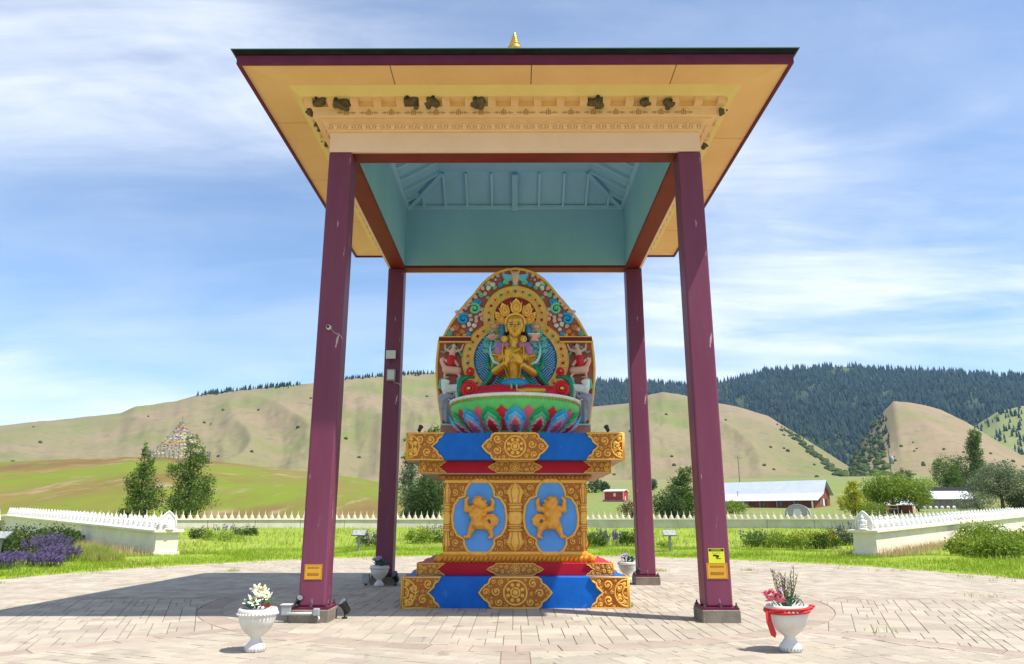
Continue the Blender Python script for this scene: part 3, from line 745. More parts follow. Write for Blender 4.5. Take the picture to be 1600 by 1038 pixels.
mk('rope_orange', (.50,.19,.03), (.42,.13,.02), rough=.4, vscale=6)
TX, TY, TZ = 0.0, 15.75, 3.165
def inpoly(p, poly):
    c = False; n = len(poly); j = n-1
    for i in range(n):
        if (poly[i][1] > p[1]) != (poly[j][1] > p[1]) and p[0] < (poly[j][0]-poly[i][0])*(p[1]-poly[i][1])/(poly[j][1]-poly[i][1]+1e-12)+poly[i][0]: c = not c
        j = i
    return c
def edist(p, poly):
    b = 1e9
    for i in range(len(poly)):
        ax, ay = poly[i]; bx, by = poly[(i+1) % len(poly)]; dx, dy = bx-ax, by-ay
        t = max(0, min(1, ((p[0]-ax)*dx+(p[1]-ay)*dy)/(dx*dx+dy*dy+1e-12))); b = min(b, math.hypot(p[0]-ax-t*dx, p[1]-ay-t*dy))
    return b
def pack(poly, radii, avoid=(), tries=260, gap=.0, holes=(), rr=rnd):
    xs = [p[0] for p in poly]; ys = [p[1] for p in poly]; out = list(avoid); k0 = len(out)
    for r in radii:
        for _ in range(tries):
            p = (rr.uniform(min(xs), max(xs)), rr.uniform(min(ys), max(ys)))
            if any((p[0]-c[0])**2+(p[1]-c[1])**2 < (r+c[2]+gap)**2 for c in out): continue
            if not inpoly(p, poly) or edist(p, poly) < r+gap: continue
            if any(inpoly(p, h) or edist(p, h) < r+gap for h in holes): continue
            out.append((p[0], p[1], r))
    return out[k0:]
def curl(m, x, z, r, y=-.01, rr=rnd, turns=1.35, th=.19, n=5, a0=None, dr=None):
    a0 = rr.uniform(0, 6.28) if a0 is None else a0; dr = dr or rr.choice((-1, 1)); k = 13
    pts = []; rs = []
    for i in range(k):
        t = i/(k-1); a = a0+dr*turns*6.28*t; q = r*(1-th)*(1-.82*t); pts.append((x+q*math.cos(a), y-.006*t, z+q*math.sin(a))); rs.append(r*th*(.75+.25*t) if i else r*th*.35)
    m.tube(pts, rs, n); m.ball((x, y, z), (r*.2, r*.16, r*.2), 6, 4)
def sheet(poly, y0, y1): return MB().prism(poly, y1, y0) if False else MB().prism(poly, y0, y1)
def child_at(o, loc, rz): o.location = loc; o.rotation_euler = (0, 0, rz); return o
def rosette(m, x, z, R, y):
    k = 20; m.tube([(x+R*math.cos(6.283*i/k), y, z+R*math.sin(6.283*i/k)) for i in range(k)], R*.09, 5, closed=True)
    m.tube([(x+R*.38*math.cos(6.283*i/14), y-.004, z+R*.38*math.sin(6.283*i/14)) for i in range(14)], R*.09, 5, closed=True)
    for i in range(8):
        a = 6.283*(i+.5)/8; c, s_ = math.cos(a), math.sin(a); M = Matrix(((c, 0, -s_), (0, 1, 0), (s_, 0, c)))
        m.ball((x+R*.66*c, y, z+R*.66*s_), (R*.2, .012, R*.17), 8, 5, M)
    m.ball((x, y, z), (R*.26, .022, R*.26), 10, 6)
PLATES = {}
def build_throne():
    th = thing('throne_pedestal', 'stepped blue red and gold throne pedestal carrying the seated statue', 'pedestal', (TX, TY, 0))
    slabs = [('base_slab', 2.04, 1.85, 0.0, .54, 'throne_blue'), ('lower_step', 1.815, 1.55, .541, .765, 'throne_red'),
             ('die', 1.385, 1.30, .90, 2.305, 'gold_paint'), ('upper_step', 1.825, 1.55, 2.42, 2.655, 'throne_red'), ('top_slab', 2.055, 1.80, 2.656, TZ, 'throne_blue')]
    P_ = {}
    for nm, hx, hd, z0, z1, mt in slabs: P_[nm] = MB().box(-hx, hx, -hd, hd, z0-(.02 if z0 == 0 else 0), z1).build(nm, mt, th, bevel=.008)
    MB().box(-1.82, 1.82, -1.545, 1.545, 2.405, 2.419).build('step_underside', 'slab_under', P_['upper_step'])
    for q0 in (-2.05, 1.83): MB().box(q0, q0+.22, -1.795, 1.795, 2.642, 2.655).build('slab_underside', 'slab_under', P_['top_slab'])
    # rope mouldings
    for nm, hx, hd, z0, z1, mt in (('lower_rope_moulding', 1.50, 1.42, .766, .899, 'gold_paint'), ('upper_rope_moulding', 1.46, 1.38, 2.306, 2.404, 'rope_orange')):
        m = MB().box(-hx+.05, hx-.05, -hd+.05, hd-.05, z0, z1); h = (z1-z0)
        core = m.build(nm, mt, th); m = MB(); k = int(2*hx/.085)
        M = Matrix.Rotation(R_(28), 3, 'Y')
        for i in range(k+1): m.ball((-hx+2*hx*i/k, -hd+.045, z0+h*.5), (.036, .06, h*.56), 7, 5, M)
        kd = int(2*hd/.085)
        for i in range(kd+1):
            for s_ in (-1, 1): m.ball((s_*(hx-.045), -hd+2*hd*i/kd, z0+h*.5), (.06, .036, h*.56), 7, 5)
        struct(m.build('beads', mt, core, smooth=True), 'stuff')
    # carved plates
    def corner_poly(w_, h, s_):
        pts = [(0,0),(w_,0),(.92*w_,.13*h),(.84*w_,.19*h),(.81*w_,.32*h),(.74*w_,.40*h),(.66*w_,.5*h),(.74*w_,.60*h),(.81*w_,.68*h),(.84*w_,.81*h),(.92*w_,.87*h),(w_,h),(0,h)]
        return [(x*s_, z) for x, z in pts]
    def cart_poly(a, h):
        r_ = [(.62*a,0),(.70*a,.06*h),(.74*a,.2*h),(.84*a,.27*h),(.93*a,.39*h),(a,.5*h),(.93*a,.61*h),(.84*a,.73*h),(.74*a,.8*h),(.70*a,.94*h),(.62*a,h)]
        return r_+[(-x, z) for x, z in reversed(r_)]
    def plate(parent, nm, poly, loc, rz, rmax, med=None, seed=0):
        rr = random.Random(seed)
        if sum(poly[i][0]*poly[(i+1) % len(poly)][1]-poly[(i+1) % len(poly)][0]*poly[i][1] for i in range(len(poly))) < 0: poly = poly[::-1]
        o = child_at(MB().prism(poly, -.022, -.001).build(nm, 'gold_dark', parent), loc, rz)
        b = MB(); b.tube([(x, -.024, z) for x, z in poly], rmax*.22, 6, closed=True); 
        av = []
        if med: rosette(b, med[0], med[1], med[2], -.026); av = [(med[0], med[1], med[2]*1.08)]
        b.build('border', 'gold_light', o, smooth=True)
        key = (tuple(poly), rmax, bool(med))
        if key in PLATES:
            struct(link('scrollwork', PLATES[key], 'gold_light', o), 'stuff'); return
        m = MB()
        for x, z, r in pack(poly, [rmax*1.2, rmax, rmax*.85, rmax*.7, rmax*.58, rmax*.47, rmax*.38, rmax*.3, rmax*.22], av, 1100, .0, rr=rr): curl(m, x, z, r, -.026, rr)
        so = struct(m.build('scrollwork', 'gold_light', o, smooth=True), 'stuff'); PLATES[key] = so.data
    for nm, hx, hd, z0, z1, w_, a, rm in (('base_slab', 2.04, 1.85, .0, .54, .68, .66, .085), ('lower_step', 1.815, 1.55, .541, .765, .5, .53, .045),
                                          ('upper_step', 1.825, 1.55, 2.42, 2.655, .5, .52, .045), ('top_slab', 2.055, 1.80, 2.656, TZ, .69, .63, .085)):
        h = z1-z0-.012; z = z0+.006; big = rm > .06; p = P_[nm]
        for rz, fx, half in ((0, (0, -hd), hx), (math.pi/2, (hx, 0), hd), (-math.pi/2, (-hx, 0), hd)):
            for s_ in (-1, 1):
                off = Vector((s_*half*.9985, 0, 0)); off.rotate(Matrix.Rotation(rz, 3, 'Z'))
                plate(p, 'corner_plate', corner_poly(w_, h, -s_), (fx[0]+off.x, fx[1]+off.y, z), rz, rm, ((0, h/2, h*.42) if False else None), seed=int(z*10)+s_+5)
                if rz == 0:
                    m = MB(); R0 = h*.44
                    for q in (1.0, .42):
                        m.tube([(-s_*R0*q*math.sin(t), -.03, h/2-R0*q*math.cos(t)) for t in np.linspace(0.06, math.pi-.06, 14)], R0*.07, 5)
                    for i in range(4):
                        t = math.pi*(i+.5)/4; m.ball((-s_*R0*.7*math.sin(t), -.028, h/2-R0*.7*math.cos(t)), (R0*.2, .012, R0*.2), 7, 5)
                    child_at(m.build('half_rosette', 'gold_light', p, smooth=True), (fx[0]+off.x, fx[1]+off.y, z), rz)
            plate(p, 'cartouche', cart_poly(a, h), (fx[0], fx[1], z), rz, rm, (0, h/2, h*.40), seed=int(z*10)+3)
    # die: two four-lobed blue niches with lions, half-relief columns, scroll fields
    hx, hd, z0, z1 = 1.385, 1.30, .90, 2.305; k = 1.385*2/230/7.415
    q = [(0,-430),(60,-424),(110,-396),(152,-340),(176,-275),(172,-232),(248,-212),(304,-128),(325,0),(312,118),(262,205),(176,244),(180,300),(145,368),(80,415),(0,430)]
    shape = q+[(-x, y) for x, y in reversed(q[1:-1])]
    die = P_['die']; zc = (z0+z1)/2
    niches = []
    for s_ in (-1, 1):
        cx = s_*.692; poly = [(cx+x*k, zc-y*k*1.03) for x, y in shape][::-1]; niches.append(poly)
        o = child_at(MB().prism(poly, -.006, -.001).build('niche', 'niche_blue', die), (0, -hd, 0), 0)
        b = MB(); b.tube([(x, -.02, z) for x, z in poly], .026, 6, closed=True); b.build('niche_border', 'gold_light', o, smooth=True)
    fr = MB()
    for z in (z0+.03, z1-.03): fr.box(-hx, hx, -.03, -.001, z-.03, z+.03)
    child_at(fr.build('panel_rail', 'gold_light', die, bevel=.008), (0, -hd, 0), 0)
    prof = [(.012,.0),(.05,.05),(.115,.12),(.125,.17),(.095,.27),(.085,.36),(.10,.375),(.10,.41),(.078,.42),(.082,.45),(.10,.46),(.10,.49),(.075,.50),(.095,.56),(.10,.62),(.095,.68),(.075,.74),(.10,.75),(.10,.78),(.08,.79),(.085,.85),(.10,.86),(.10,.89),(.085,.90),(.095,1.0),(.125,1.1),(.12,1.15),(.075,1.2),(.03,1.26),(.012,1.28)]
    for cx, half in ((0, 0), (-hx+.06, 1), (hx-.06, 1)):
        m = MB().lathe([(r*(.62 if half else 1.42), z) for r, z in prof], 18, (cx, 0, z0+.065), sy=.38)
        rc = child_at(m.build('relief_column', 'gold_light', die, smooth=True), (0, -hd-.002, 0), 0)
        gm = MB(); w0 = .62 if half else 1.42
        for zz in (.37,.415,.455,.495,.745,.785,.855,.895): gm.tube([(cx+q*.098*w0, -.105*w0*.38*math.sqrt(max(0,1-q*q))-.004, z0+.065+zz) for q in np.linspace(-1, 1, 9)], .0065, 5)
        for sg in (-1, 1):
            for q in (.45, .95): gm.tube([(cx+sg*r*w0*q, -r*w0*.38*math.sqrt(1-q*q)-.005, z0+.065+z) for r, z in prof[1:6]], .006, 5); gm.tube([(cx+sg*r*w0*q, -r*w0*.38*math.sqrt(1-q*q)-.005, z0+.065+z) for r, z in prof[-7:-2]], .006, 5)
        oo = struct(gm.build('incised_lines', 'gold_dark', rc), 'stuff')
    for cx in (0,):
        m = MB()
        for sx in (-1, 1):
            for zz, d in ((.17, -1), (1.11, 1)):
                curl(m, cx+sx*.17, z0+.065+zz, .06, -.03, rnd, 1.2, .2, 6, a0=math.pi/2*d, dr=-sx*d)
                m.tube([(cx+sx*.03, -.03, z0+.065+zz-d*.12), (cx+sx*.10, -.035, z0+.065+zz-d*.05), (cx+sx*.12, -.03, z0+.065+zz+d*.06), (cx+sx*.05, -.03, z0+.065+zz+d*.15)], .014, 5)
        struct(child_at(m.build('column_scrolls', 'gold_light', die, smooth=True), (0, -hd, 0), 0), 'stuff')
    rr = random.Random(3); field = [(-hx+.1, z0+.065), (hx-.1, z0+.065), (hx-.1, z1-.065), (-hx+.1, z1-.065)]
    bg = MB().prism([(-hx+.002, z0+.06), (hx-.002, z0+.06), (hx-.002, z1-.06), (-hx+.002, z1-.06)], -.004, -.0005)
    child_at(bg.build('scroll_ground', 'gold_dark', die), (0, -hd, 0), 0)
    for o in [c for c in die.children if c.name.startswith('niche')]: o.location.y -= .004
    m = MB(); av = [(0, z0+.07+i*.08, .165) for i in range(17)]
    for x, z, r in pack(field, [.085,.07,.06,.05,.04,.032,.025,.02,.016], av, 1800, .001, holes=niches, rr=rr): curl(m, x, z, r, -.012, rr)
    struct(child_at(m.build('scroll_field', 'gold_light', die, smooth=True), (0, -hd, 0), 0), 'stuff')
    for rz, fx in ((math.pi/2, hx), (-math.pi/2, -hx)):
        m = MB(); rr = random.Random(9)
        for x, z, r in pack([(-hd+.06, z0+.07), (hd-.06, z0+.07), (hd-.06, z1-.07), (-hd+.06, z1-.07)], [.13,.1,.08,.06,.04], (), 260, .008, rr=rr): curl(m, x, z, r, -.008, rr)
        struct(child_at(m.build('side_scrolls', 'gold_light', die, smooth=True), (fx, 0, 0), rz), 'stuff')
    # snow lions in relief
    for s_ in (-1, 1):
        m = MB(); g = MB()
        def pt(x, y, d): return Vector((s_*.692+s_*-1*(x-505)*k, -d, zc-(y-520)*k*1.03))
        def c(x0, y0, x1, y1, r0, r1, d0=.05, d1=.05): m.cap(pt(x0, y0, d0), pt(x1, y1, d1), r0*k, r1*k, 9)
        c(480, 470, 480, 560, 82, 72, .06, .07); c(430, 490, 545, 490, 52, 52, .09, .09)
        c(470, 590, 520, 600, 72, 66, .07, .07)
        c(440, 420, 350, 440, 42, 36); c(350, 440, 345, 330, 34, 22, .05, .07); c(345, 330, 365, 305, 24, 18, .07, .08)
        c(560, 440, 650, 430, 44, 34); c(650, 430, 668, 350, 34, 22, .05, .07); c(668, 350, 650, 320, 24, 18, .07, .08)
        c(440, 600, 410, 660, 52, 40); c(410, 660, 380, 735, 38, 26, .05, .04); c(380, 740, 335, 740, 24, 18, .05, .06)
        c(560, 600, 630, 650, 62, 40); c(630, 650, 655, 720, 38, 26, .05, .04); c(655, 735, 625, 750, 24, 18, .05, .06)
        for a in range(4): c(585, 540, 615+a*18, 505-a*2, 26, 20, .04, .05); c(615+a*18, 505-a*2, 650+a*24, 560-a*4, 20, 18, .05, .06); c(650+a*24, 560-a*4, 655+a*20, 645-a*12, 18, 6, .06, .05)
        c(495, 350, 530, 380, 76, 66, .08, .11); c(535, 350, 575, 345, 34, 22, .12, .12); c(550, 400, 590, 385, 22, 14, .11, .11)
        for a in range(9): c(455+a*13, 350+abs(a-4)*3, 440+a*16, 455-abs(a-4)*9, 22, 9, .07, .10)
        lo = child_at(m.build('lion_relief', 'lion_gold', die, remesh=.010, relax=1), (0, -hd, 0), 0)
        e = MB(); e.ball(pt(545, 328, .175), (.012,.008,.012), 6, 4); e.cap(pt(565, 372, .16), pt(600, 362, .15), .012, .006, 6); child_at(e.build('lion_eye_and_mouth', 'ink', lo), (0, 0, 0), 0)
build_throne()
# ================================================================== STATUE, LOTUS SEAT, MANDORLA
mk('skin_gold', (.78,.41,.035), (.64,.30,.02), rough=.27, vscale=5, spec=.7, metal=.35)
mk('halo_gold', (.86,.52,.13), (.80,.44,.09), rough=.45, vscale=14)
mk('crown_gold', (.92,.50,.03), (.86,.42,.02), rough=.35, vscale=9)
for nm, c in (('lotus_green', (.12,.50,.13)), ('deep_green', (.012,.24,.12)), ('teal_leaf', (.10,.42,.33)), ('pale_teal', (.42,.66,.58)), ('petal_blue', (.03,.33,.62)), ('petal_blue_pale', (.14,.45,.72)), ('petal_green', (.02,.32,.11)),
              ('petal_green_pale', (.10,.45,.20)), ('petal_red', (.55,.02,.03)), ('petal_pink', (.66,.10,.17)), ('petal_pink_pale', (.74,.36,.36)), ('robe_red', (.56,.018,.04)), ('robe_maroon', (.16,.01,.018)), ('halo_maroon', (.30,.012,.035)),
              ('panel_maroon', (.34,.085,.065)), ('ledge_pink', (.52,.19,.13)), ('skirt_blue', (.02,.33,.62)), ('shawl_violet', (.42,.17,.36)), ('halo_blue', (.005,.13,.40)), ('line_blue', (.38,.62,.75)), ('cloud_pink', (.74,.42,.38)),
              ('cloud_white', (.74,.70,.66)), ('scroll_blue', (.03,.32,.64)), ('scroll_green', (.16,.56,.36)), ('scroll_orange', (.66,.24,.05)), ('rim_white', (.74,.70,.62)), ('hair_black', (.012,.010,.012)), ('elephant_grey', (.30,.28,.33)),
              ('jewel_red', (.45,.02,.03)), ('jewel_green', (.03,.30,.12)), ('jewel_blue', (.01,.14,.40)), ('lip_pink', (.58,.16,.12)), ('body_pink', (.68,.38,.30)), ('eye_white', (.72,.66,.50))):
    c = tuple(min(x*1.22, .86) for x in c); mk(nm, c, tuple(x*.84 for x in c), rough=.5, vscale=6, spec=.25)
def Z1(x, y, Y): return at_y(660+x/3.707, 410+y/3.707, Y)
def Z5(x, y, Y): return at_y(760+x/10.38, 460+y/10.38, Y)
def Z6(x, y, Y): return at_y(760+x/10.92, 530+y/10.92, Y)
def Z7(x, y, Y): return at_y(690+x/9.436, 420+y/9.436, Y)
def Z8(x, y, Y): return at_y(870+x/6.92, 520+y/6.92, Y)
def wb(m, name, mat, par, **k):
    o = m.build(name, mat, par, **k); q = par
    off = Vector((0,0,0))
    while q is not None: off -= q.location; q = q.parent
    o.location = off; return o
LY = 15.62; LC = (0.0, LY)
def lotus_seat():
    t = thing('lotus_seat', 'round green lotus seat with red blue and green petals under the statue', 'lotus seat', (0, LY, TZ))
    prof = [(.90,0),(.98,.03),(1.0,.10),(1.12,.20),(1.27,.38),(1.36,.55),(1.39,.66),(1.385,.78)]
    MB().lathe(prof, 56).build('bowl', 'lotus_green', t, smooth=True)
    MB().lathe([(.99,-.001),(1.1,.005),(1.12,.05),(1.02,.09)], 48).build('foot_ring', 'scroll_green', t, smooth=True)
    MB().lathe([(1.30,.772),(1.40,.775),(1.425,.795),(1.42,.835),(1.38,.85),(.2,.852)], 56).build('rim', 'rim_white', t, smooth=True)
    m = MB()
    for i in range(96): a = 6.283*i/96; m.ball((1.40*math.cos(a), 1.40*math.sin(a), .745), .021, 6, 4)
    struct(m.build('bead_row', 'gold_paint', t, smooth=True), 'stuff')
    def rad(z): return float(np.interp(z, [p[1] for p in prof], [p[0] for p in prof]))
    def petal(w_, h, zb, out, lobes):                    # pointed scalloped petal bulging from the bowl, built facing -Y
        m = MB(); nu, nv = 7, 9
        for j in range(nv+1):
            v = j/nv; hw = w_*(math.sin(min(1, v*1.35+.42)*math.pi*.5)**.8)*(1-max(0, (v-.45)/.55)**2.6)
            if lobes and 0 < j < nv: hw *= 1+.10*(1 if j % 2 else -1)
            for i in range(nu+1):
                s_ = 2*i/nu-1; z = zb+h*v-.06*h*abs(s_)*(v > .2); r = rad(max(z, .02))+out*(1-s_*s_)*(.5+.5*math.sin(math.pi*v))+.012+.05*v*v*(out > .03)
                a = -math.pi/2+s_*hw/1.25; m.v.append((r*math.cos(a), r*math.sin(a), z))
        for j in range(nv):
            for i in range(nu): b = j*(nu+1)+i; m.f.append((b, b+1, b+nu+2, b+nu+1))
        return m
    kinds = [('petal_blue', 'petal_blue_pale', 'petal_pink'), ('petal_green', 'petal_green_pale', 'petal_red')]
    for i in range(16):
        rz = 2*math.pi*i/16; a, b, c = kinds[i % 2]
        o = petal(.225, .50, .09, .045, True).build('petal', a, t, smooth=True); o.rotation_euler = (0, 0, rz)
        for q, (w_, h, mt, ou) in enumerate(((.19, .42, b, .07), (.165, .33, 'petal_pink_pale', .09), (.14, .28, c, .108))):
            petal(w_, h, .07, ou, True).build('petal_layer', mt, o, smooth=True)
        o = petal(.17, .50, .12, .02, True).build('back_petal', 'petal_red' if i % 2 else 'petal_pink', t, smooth=True); o.rotation_euler = (0, 0, rz+math.pi/16)
lotus_seat()
YM = 16.22
def spiral(m, x, z, r, y, th=.2, turns=1.6, a0=0, dr=1):
    k = 18; pts = []; rs = []
    for i in range(k):
        t = i/(k-1); a = a0+dr*turns*6.28*t; q = r*(1-th)*(1-.86*t); pts.append((x+q*math.cos(a), y-.035*t, z+q*math.sin(a))); rs.append(r*th*(1-.35*t) if i else r*th*.3)
    m.tube(pts, rs, 6); m.ball((x, y-.03, z), (r*.16,)*3, 7, 5)
def mandorla():
    t = thing('mandorla', 'tall carved and painted aureole panel standing behind the seated figure', 'aureole', (0, YM, TZ))
    half = [(538,38),(490,44),(450,56),(415,72),(385,92),(352,122),(322,158),(296,192),(262,228),(215,285),(170,348),(140,400),(118,446),(100,448),(96,462),(92,500),(85,560),(82,620),(84,690),(92,770),(102,850),(114,930),(122,1000)]
    pts = [Z1(x, y, YM) for x, y in half]; zb = TZ+.001
    R = [(-(p.x-pts[0].x), p.z) for p in pts]; R[-1] = (R[-1][0], zb)
    poly = R+[(-x, z) for x, z in reversed(R[1:])]; cx0 = pts[0].x
    poly = [(x+cx0, z) for x, z in poly]
    pan = wb(MB().prism(poly, YM, YM+.32), 'panel', 'panel_maroon', t)
    wb(MB().tube([(x, YM-.005, z) for x, z in poly], .033, 6, closed=True), 'gilt_edge', 'gold_light', t, smooth=True)
    def X(x): return cx0+x
    def zpt(x, y, d=0.0): p = Z1(x, y, YM-d); return (p.x, p.z)
    zr = lambda y: Z1(538, y, YM).z
    sc1 = (zpt(638, 400)[0]-zpt(538, 400)[0])/100
    # ledges and foot
    for s_ in (-1, 1):
        m = MB(); x0, x1 = X(s_*sc1*440), X(s_*sc1*255); m.box(min(x0, x1), max(x0, x1), YM-.09, YM-.001, zr(462), zr(440)); wb(m, 'ledge', 'robe_maroon', t)
        m = MB(); m.box(min(x0, x1), max(x0, x1), YM-.10, YM-.001, zr(440)+.002, zr(434)); m.box(min(x0, x1), max(x0, x1), YM-.10, YM-.001, zr(470), zr(462)-.002)
        struct(wb(m, 'ledge_gilding', 'gold_light', t), 'stuff')
        m = MB(); x0, x1 = X(s_*sc1*418), X(s_*sc1*255); m.box(min(x0, x1), max(x0, x1), YM-.10, YM-.001, zb, zr(950)); wb(m, 'foot_block', 'ledge_pink', t)
        m = MB(); m.box(min(x0, x1), max(x0, x1), YM-.12, YM-.001, zr(949), zr(938)); wb(m, 'foot_moulding', 'pale_teal', t)
    # halo rings
    def ell(cx, cy, a, b, n=72, lo=0, hi=2*math.pi): return [(X((cx-538)*sc1)+a*sc1*math.cos(q), zr(cy)+b*sc1*math.sin(q)) for q in np.linspace(lo, hi, n, endpoint=abs(hi-lo-2*math.pi) > 1e-6)]
    def annulus(o_, i_, y0, y1):
        m = MB(); n = len(o_)
        for pts_, y in ((o_, y0), (i_, y0), (o_, y1), (i_, y1)):
            for x, z in pts_: m.v.append((x, y, z))
        for i in range(n):
            j = (i+1) % n; m.f += [(i, j, n+j, n+i), (2*n+j, 2*n+i, i, j)[::-1], (n+i, n+j, 3*n+j, 3*n+i)[::-1]]
        return m
    def ring(nm, cx, cy, ao, bo, ai, bi, dep, fillmat, lim=None):
        o = wb(annulus(ell(cx, cy, ao, bo), ell(cx, cy, ai, bi), YM-dep, YM), nm, 'halo_gold', t)
        wb(MB().prism(ell(cx, cy, ai+2, bi+2)[::-1], YM-.02-dep*.2, YM-.001), nm+'_field', fillmat, t)
        m = MB()
        for e in (0, 1):
            a, b = ((ao-3, bo-3), (ai+3, bi+3))[e]; P_ = ell(cx, cy, a, b, 110)
            m.tube([(x, YM-dep, z) for x, z in ell(cx, cy, a, b, 60)], 3.2*sc1, 5, closed=True)
            a, b = ((ao-11, bo-11), (ai+11, bi+11))[e]
            for x, z in ell(cx, cy, a, b, 100): m.ball((x, YM-dep, z), 2.8*sc1, 5, 3)
        struct(wb(m, 'bead_edging', 'gold_light', o, smooth=True), 'stuff')
        nj = 22 if ao < 250 else 34; wmid = (ao+ai)/2, (bo+bi)/2
        fl = MB(); ac = MB()
        for i in range(nj):
            q = 2*math.pi*(i+.5)/nj; x, z = ell(cx, cy, *wmid, n=2, lo=q, hi=q+.01)[0]
            if z < zr(745): continue
            if nm == 'body_halo' and math.hypot(x-cx0, z-zr(320)) < 190*sc1: continue
            if i % 2:
                jm = ('jewel_red', 'jewel_green', 'jewel_blue', 'jewel_green', 'jewel_red', 'jewel_blue')[(i//2) % 6]
                k = 12; mt = MB().tube([(x+11*sc1*math.cos(6.283*j/k), YM-dep-.006, z+11*sc1*math.sin(6.283*j/k)) for j in range(k)], 2.6*sc1, 5, closed=True)
                mo = wb(mt, 'jewel_mount', 'gold_light', o, smooth=True)
                je = MB().ball((x, YM-dep-.004, z), (9*sc1, .03, 9*sc1), 9, 6).build('jewel', jm, o, smooth=True); je.location = mo.location
            else:
                for j in range(6):
                    a = 6.283*j/6; fl.ball((x+10*sc1*math.cos(a), YM-dep-.004, z+10*sc1*math.sin(a)), (6*sc1, .014, 6*sc1), 6, 4)
                ac.ball((x, YM-dep-.01, z), (6*sc1, .02, 6*sc1), 7, 4)
            for q2 in (-.28, .28):
                qq = q+q2*2*math.pi/nj; x2, z2 = ell(cx, cy, wmid[0]+rnd.uniform(-14, 14), wmid[1]+rnd.uniform(-14, 14), n=2, lo=qq, hi=qq+.01)[0]
                curl(fl, x2, z2, 9*sc1, YM-dep-.004)
        struct(wb(fl, 'floral_relief', 'gold_light', o, smooth=True), 'stuff'); struct(wb(ac, 'flower_centres', 'jewel_red', o, smooth=True), 'stuff')
    ring('body_halo', 538, 566, 308, 250, 238, 204, .05, 'halo_blue'); ring('head_halo', 538, 320, 187, 184, 122, 118, .10, 'halo_maroon')
    # wavy rays on the blue field
    m = MB(); zc = zr(566); a, b = 236*sc1, 202*sc1
    for s_ in (-1, 1):
        for i in range(30):
            z0 = zr(780)+i*9.6*sc1*1.45; pts_ = []
            for q in range(22):
                x = q/21*a; z = z0+.42*x*x/a+.03*math.sin(q*.9+i*.7)-.10
                if (x/a)**2+((z-zc)/b)**2 < .97 and x > .16: pts_.append((cx0+s_*x, YM-.034, z))
            if len(pts_) > 3: m.tube(pts_, .0075, 5)
    struct(wb(m, 'wavy_rays', 'line_blue', t), 'stuff')
    # scrolling clouds, leaves and flowers of the upper border
    hand = [(325,750,92,'scroll_blue',.25,0.5,1),(485,600,90,'scroll_green',.22,2.4,-1),(540,492,58,'scroll_blue',.28,2.0,1),(875,247,40,'scroll_blue',.3,1,1),(955,212,46,'scroll_green',.28,4,-1),(590,400,36,'scroll_green',.3,1,1),(785,290,34,'scroll_green',.3,0,1),
            (760,235,38,'cloud_white',.3,2,1),(700,290,38,'cloud_white',.32,5,-1),(640,370,36,'cloud_pink',.34,3,1),(665,245,30,'scroll_green',.3,2,-1),(400,820,36,'cloud_white',.34,4,1),(480,840,36,'cloud_white',.34,1,-1),(120,955,44,'teal_leaf',.3,3,1),(405,965,38,'scroll_blue',.32,2,1),
            (835,110,30,'cloud_pink',.3,1,1),(690,430,28,'scroll_green',.3,2,1),(560,350,26,'scroll_green',.3,2,1),(205,870,46,'scroll_orange',.26,1,-1),(300,940,40,'scroll_orange',.28,5,1),(250,985,30,'scroll_orange',.3,2,1),(345,985,30,'gold_light',.3,2,1),(430,905,30,'cloud_white',.34,2,-1)]
    for x, y in ((495,425),(430,485),(385,530),(352,590),(295,645),(245,705),(597,610),(575,690),(520,720),(520,775),(330,860),(430,700),(440,760),(235,640),(620,660),(165,900),(600,740),(700,210),(610,290)): hand.append((x, y, 33, 'cloud_pink', .36, x*.01, 1 if x % 2 else -1))
    ms = {}
    k7 = Z7(600, 500, YM).x-Z7(500, 500, YM).x; ax = []
    for x, y, r, mt, th, a0, dr in hand:
        p = Z7(x, y, YM); dx = p.x-cx0; r *= k7/100*1.3
        for s_ in (1, -1):
            spiral(ms.setdefault(mt, MB()), cx0+s_*dx, p.z, r, YM-.02, th, 1.5, a0 if s_ == 1 else math.pi-a0, dr*s_)
        ax.append((dx, p.z, r))
    left = [(x-cx0, z) for x, z in poly if x <= cx0+1e-6 and z > zr(436)]
    left = [(x, z) for x, z in left]+[(-255*sc1, zr(436))]
    hole1 = [(x-cx0, z) for x, z in ell(538, 320, 190, 188, 40)]; hole2 = [(x-cx0, z) for x, z in ell(538, 566, 312, 254, 60)]
    for x, z, r in pack(left+[(0, zr(140))], [.13,.115,.10,.085,.07,.058,.048,.04,.032], ax, 900, .0, holes=(hole1, hole2), rr=random.Random(5)):
        mt = rnd.choice(('cloud_pink','cloud_pink','pale_teal','cloud_white','cloud_white','scroll_green','pale_teal','scroll_blue')); a0 = rnd.uniform(0, 6)
        for s_ in (1, -1): spiral(ms.setdefault(mt, MB()), cx0+s_*x, z, r, YM-.015, .32, 1.2, a0 if s_ == 1 else math.pi-a0, s_)
    names = {'scroll_blue': 'blue_scrolls', 'scroll_green': 'green_scrolls', 'cloud_pink': 'pink_clouds', 'cloud_white': 'white_clouds', 'scroll_orange': 'orange_scrolls', 'teal_leaf': 'teal_scrolls', 'pale_teal': 'pale_scrolls', 'gold_light': 'gold_scrolls'}
    for mt, m in ms.items(): struct(wb(m, names[mt], mt, t, smooth=True), 'stuff')
    # winged figure at the top
    g = MB(); p = Z1(538, 82, YM); g.ball((cx0, YM-.06, p.z), (.10,.07,.11), 10, 7); g.cap((cx0, YM-.05, p.z-.1), (cx0, YM-.05, p.z-.2), .08, .06)
    for s_ in (-1, 1): g.cap((cx0+s_*.06, YM-.06, p.z+.06), (cx0+s_*.12, YM-.05, p.z+.16), .035, .012)
    wb(g, 'winged_guardian', 'body_pink', t, remesh=.014, relax=2)
